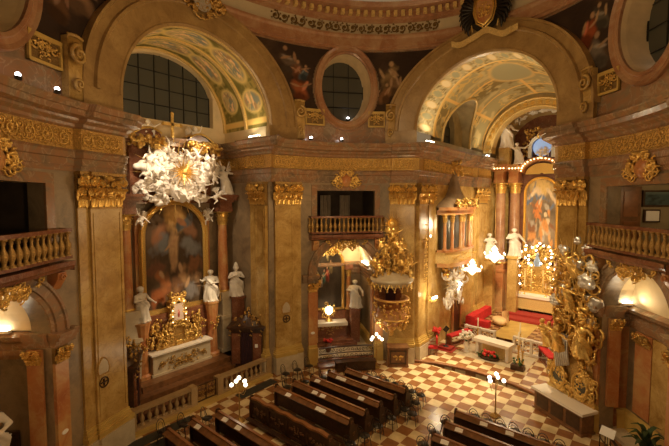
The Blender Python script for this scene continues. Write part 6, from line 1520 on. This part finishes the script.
def plant(x, y, lab, s):
    t = thing('potted_plant', lab, 'plant', (x, y, 0)); m = MB(); m.lathe([(.16*s,0),(.22*s,.35*s),(.2*s,.36*s)], (0,0,0), 12); m.build('pot', 'dred', t, True)
    m = MB(); [m.leaf((0,0,.3*s+.05*k*s), (cos(k*2.4), sin(k*2.4)), .14*s, (.8-.02*k)*s, 1.0, 6) for k in range(18)]; m.build('leaves', 'plum', t)
plant(-.1, 17.6, 'dark potted plant beside the stair rail at lower right', 1.2)
t = thing('side_altar', 'red and ochre marble wall panels inside the right niche', 'altar', place(MNE, 0, 1.12, .17), ang(MNE)); box_part(t, 'panel', 'redp', (-1.5,-.6,-.1,0,1.0,4.4), (.6,1.5,-.1,0,1.0,4.4)); box_part(t, 'centre_panel', 'ochre', (-.5,.5,-.14,0,1.0,4.4))  # marble panelling on the back wall of the niche, no tomb
for sg in (-1.05, 1.05): m = MB(); capital_flat(m, wallY(-.1), sg-.4, sg+.4, 3.9, 4.4, 0, 5); m.build('capital', 'gold', t, True)
# cornice flood lamps
def flood(mapf, s, d, lab):
    t = thing('flood_lamp', lab, 'lamp', mapf(s, 13.42, d), 0, 'small flood lamps on the cornice'); m = MB(); m.box((0,0,.05), (.16,.16,.1)); m.build('housing', 'iron', t); m = MB(); m.ball((0,0,.14), .075, 8, 6); m.build('lit_bulb', 'cold', t, True)
for mapf, s, d, lb in ((SW, .4, -.55, 'bright flood lamp on the left cornice, nearer the picture edge'), (SW, 1.9, -.55, 'bright flood lamp on the left cornice, nearer the chapel'), (NW, -2.3, -.5, 'small flood lamp on the cornice left of the far round window'), (NW, -.4, -.5, 'small flood lamp on the cornice below the far round window'), (NW, .3, .95, 'small flood lamp at the foot of the far round window'), (NE, -.3, .95, 'small flood lamp at the foot of the right round window')):
    flood(mapf, s, d, lb)
for o in list(COL.objects):
    if o.get('label', '').endswith('at the foot of the far round window'): o.location.z = 14.95
    if o.get('label', '').endswith('at the foot of the right round window'): o.location.z = 14.95
def striplamp(loc, rz, lab, L=.9):
    t = thing('strip_lamp', lab, 'lamp', loc, rz, 'strip lamps on the cornices'); m = MB(); m.bx(-L/2, L/2, -.08, .08, 0, .1); m.build('housing', 'white', t); m = MB(); m.bx(-L/2+.03, L/2-.03, -.06, .06, .1, .16); m.build('tube', 'strip', t)
striplamp((-17.6, 14.0, 13.42), R(0), 'lit strip lamp on the cornice at the right foot of the chapel arch')
striplamp((-17.6, 6.9, 13.42), R(0), 'lit strip lamp on the cornice at the left foot of the chapel arch')
striplamp((-11.0, 22.2, 13.42), R(90), 'lit strip lamp at the left foot of the chancel arch'); striplamp((-4.2, 22.2, 13.42), R(90), 'lit strip lamp at the right foot of the chancel arch')
striplamp((-10.9, 32.2, 13.42), R(90), 'lit strip lamp at the left foot of the inner chancel arch', .6)
for mt, D, w in ((MNW, 4.2, 'far'), (MNE, 1.15, 'right'), (MSW, 3.2, 'left')):
    for x, ww in ((-1, 'left'), (1, 'right')): striplamp(place(mt, x*1.9, D*.6+(.2 if D < 2 else 0), 5.55), ang(mt)+PI/2, 'lit strip lamp on the %s ledge inside the %s niche vault' % (ww, w), 1.4 if D > 2 else .4)
cam = bpy.data.cameras.new('camera'); co = bpy.data.objects.new('camera', cam); COL.objects.link(co)
cam.sensor_width = 36; cam.lens = 390/669*36; cam.clip_end = 200; cam.clip_start = .05
co.location = (0, 0, 10); co.rotation_euler = (R(90-3.4), 0, R(40))
sc = bpy.context.scene; sc.camera = co
sc.view_settings.view_transform = 'Standard'; sc.view_settings.look = 'None'; sc.view_settings.gamma = 1; sc.view_settings.exposure = 0
w = bpy.data.worlds.new('world'); sc.world = w; w.use_nodes = True
w.node_tree.nodes['Background'].inputs[0].default_value = (1, .68, .36, 1); w.node_tree.nodes['Background'].inputs[1].default_value = .22
def light(kind, loc, e, col=(1, .64, .32), size=.3, target=None, spot=None, sy=None, blend=.5):
    l = bpy.data.lights.new('lamp_or_fill_light', kind); l.energy = e; l.color = col
    if kind == 'AREA':
        l.size = size
        if sy: l.shape = 'RECTANGLE'; l.size_y = sy
    elif kind in ('POINT', 'SPOT'): l.shadow_soft_size = size
    if kind == 'SPOT': l.spot_size = R(spot or 60); l.spot_blend = blend
    o = bpy.data.objects.new('lamp_or_fill_light', l); COL.objects.link(o); o.location = loc
    if target is not None: o.rotation_euler = (Vector(target)-Vector(loc)).to_track_quat('-Z', 'Y').to_euler()
    return o
WARM = (1, .66, .31); WH = (1, .80, .50)
# fill lights added in the open nave, no chandelier hangs there
light('POINT', (CX, CY, 16.0), 560, WARM, .8)
light('POINT', (CX+3.2, CY-4, 9.0), 700, WARM, .6)
light('POINT', (CX-3, CY+3, 9.5), 300, WARM, .5)
# flood strips on the side chapel cornice, then spots aimed at its altar
light('AREA', (-17.6, 14.0, 13.75), 34, WH, .9, (-19.0, 10.8, 18), sy=.15)
light('AREA', (-17.6, 6.9, 13.75), 26, WH, .9, (-19.5, 11, 17), sy=.15)
light('SPOT', (-17.2, 13.9, 14.1), 1500, (1, .80, .56), .1, (-20.4, 10.8, 11.5), 46)
light('SPOT', (-17.2, 7.4, 13.6), 900, (1, .78, .52), .1, (-20.6, 11, 8.0), 70)
light('SPOT', (-16.8, 12.6, 7.5), 750, (1, .78, .5), .1, (-20.2, 10.8, 3.2), 55)  # added spot brightening the lower altar, no fixture hangs here
# chancel
light('AREA', (-10.9, 22.3, 13.8), 60, WH, .8, (-7.75, 23, 18), sy=.2)
light('AREA', (-4.6, 22.3, 13.8), 60, WH, .8, (-7.75, 23, 18), sy=.2)
light('AREA', (-10.8, 32.0, 13.8), 60, WH, .8, (-7.75, 30, 18), sy=.2)
light('SPOT', (-6.0, 24.0, 14.5), 5200, WH, .2, (-8.4, 36, 4), 62)
light('SPOT', (-6.5, 23.5, 14.5), 4200, WH, .25, (-8.6, 27, 0), 80)
light('SPOT', (-7.0, 21.8, 13.6), 8000, WH, .12, (-8.8, 20.6, 0), 32, blend=.8)  # added spot, imitates glare of the chancel lights on the floor
light('SPOT', (-6.5, 15.5, 12.0), 650, WH, .15, (-2.9, 19.6, 5), 45)
light('SPOT', (-8.5, 15.5, 11.0), 500, WH, .15, (-12.2, 19.8, 6), 42)
light('POINT', (-8, 29.5, 8), 520, WH, .3)
light('POINT', (XC+1.1, 22.4, 3.95), 110, WH, .08)
for c in CAND: light('POINT', (c[0], c[1], 2.35), 22, WH, .12)
# fill light added in the room behind the right balcony, then reliquary lamp
light('POINT', place(MNE, .6, 1.8, 10.2), 32, WARM, .1)
light('POINT', place(MNW, -.45, 2.9, 2.4), 14, WH, .08)
# niche lunettes
for mt, D, e_ in ((MNW, 4.2, 40), (MNE, 1.15, 12), (MSW, 3.2, 40)):
    for x in (-1, 1):
        p = mt @ Vector((x*1.3, D*.6, 5.8)); q = mt @ Vector((x*.6, D-.1, 7.2)); light('AREA', p, e_, WH, .8, q, sy=.1)
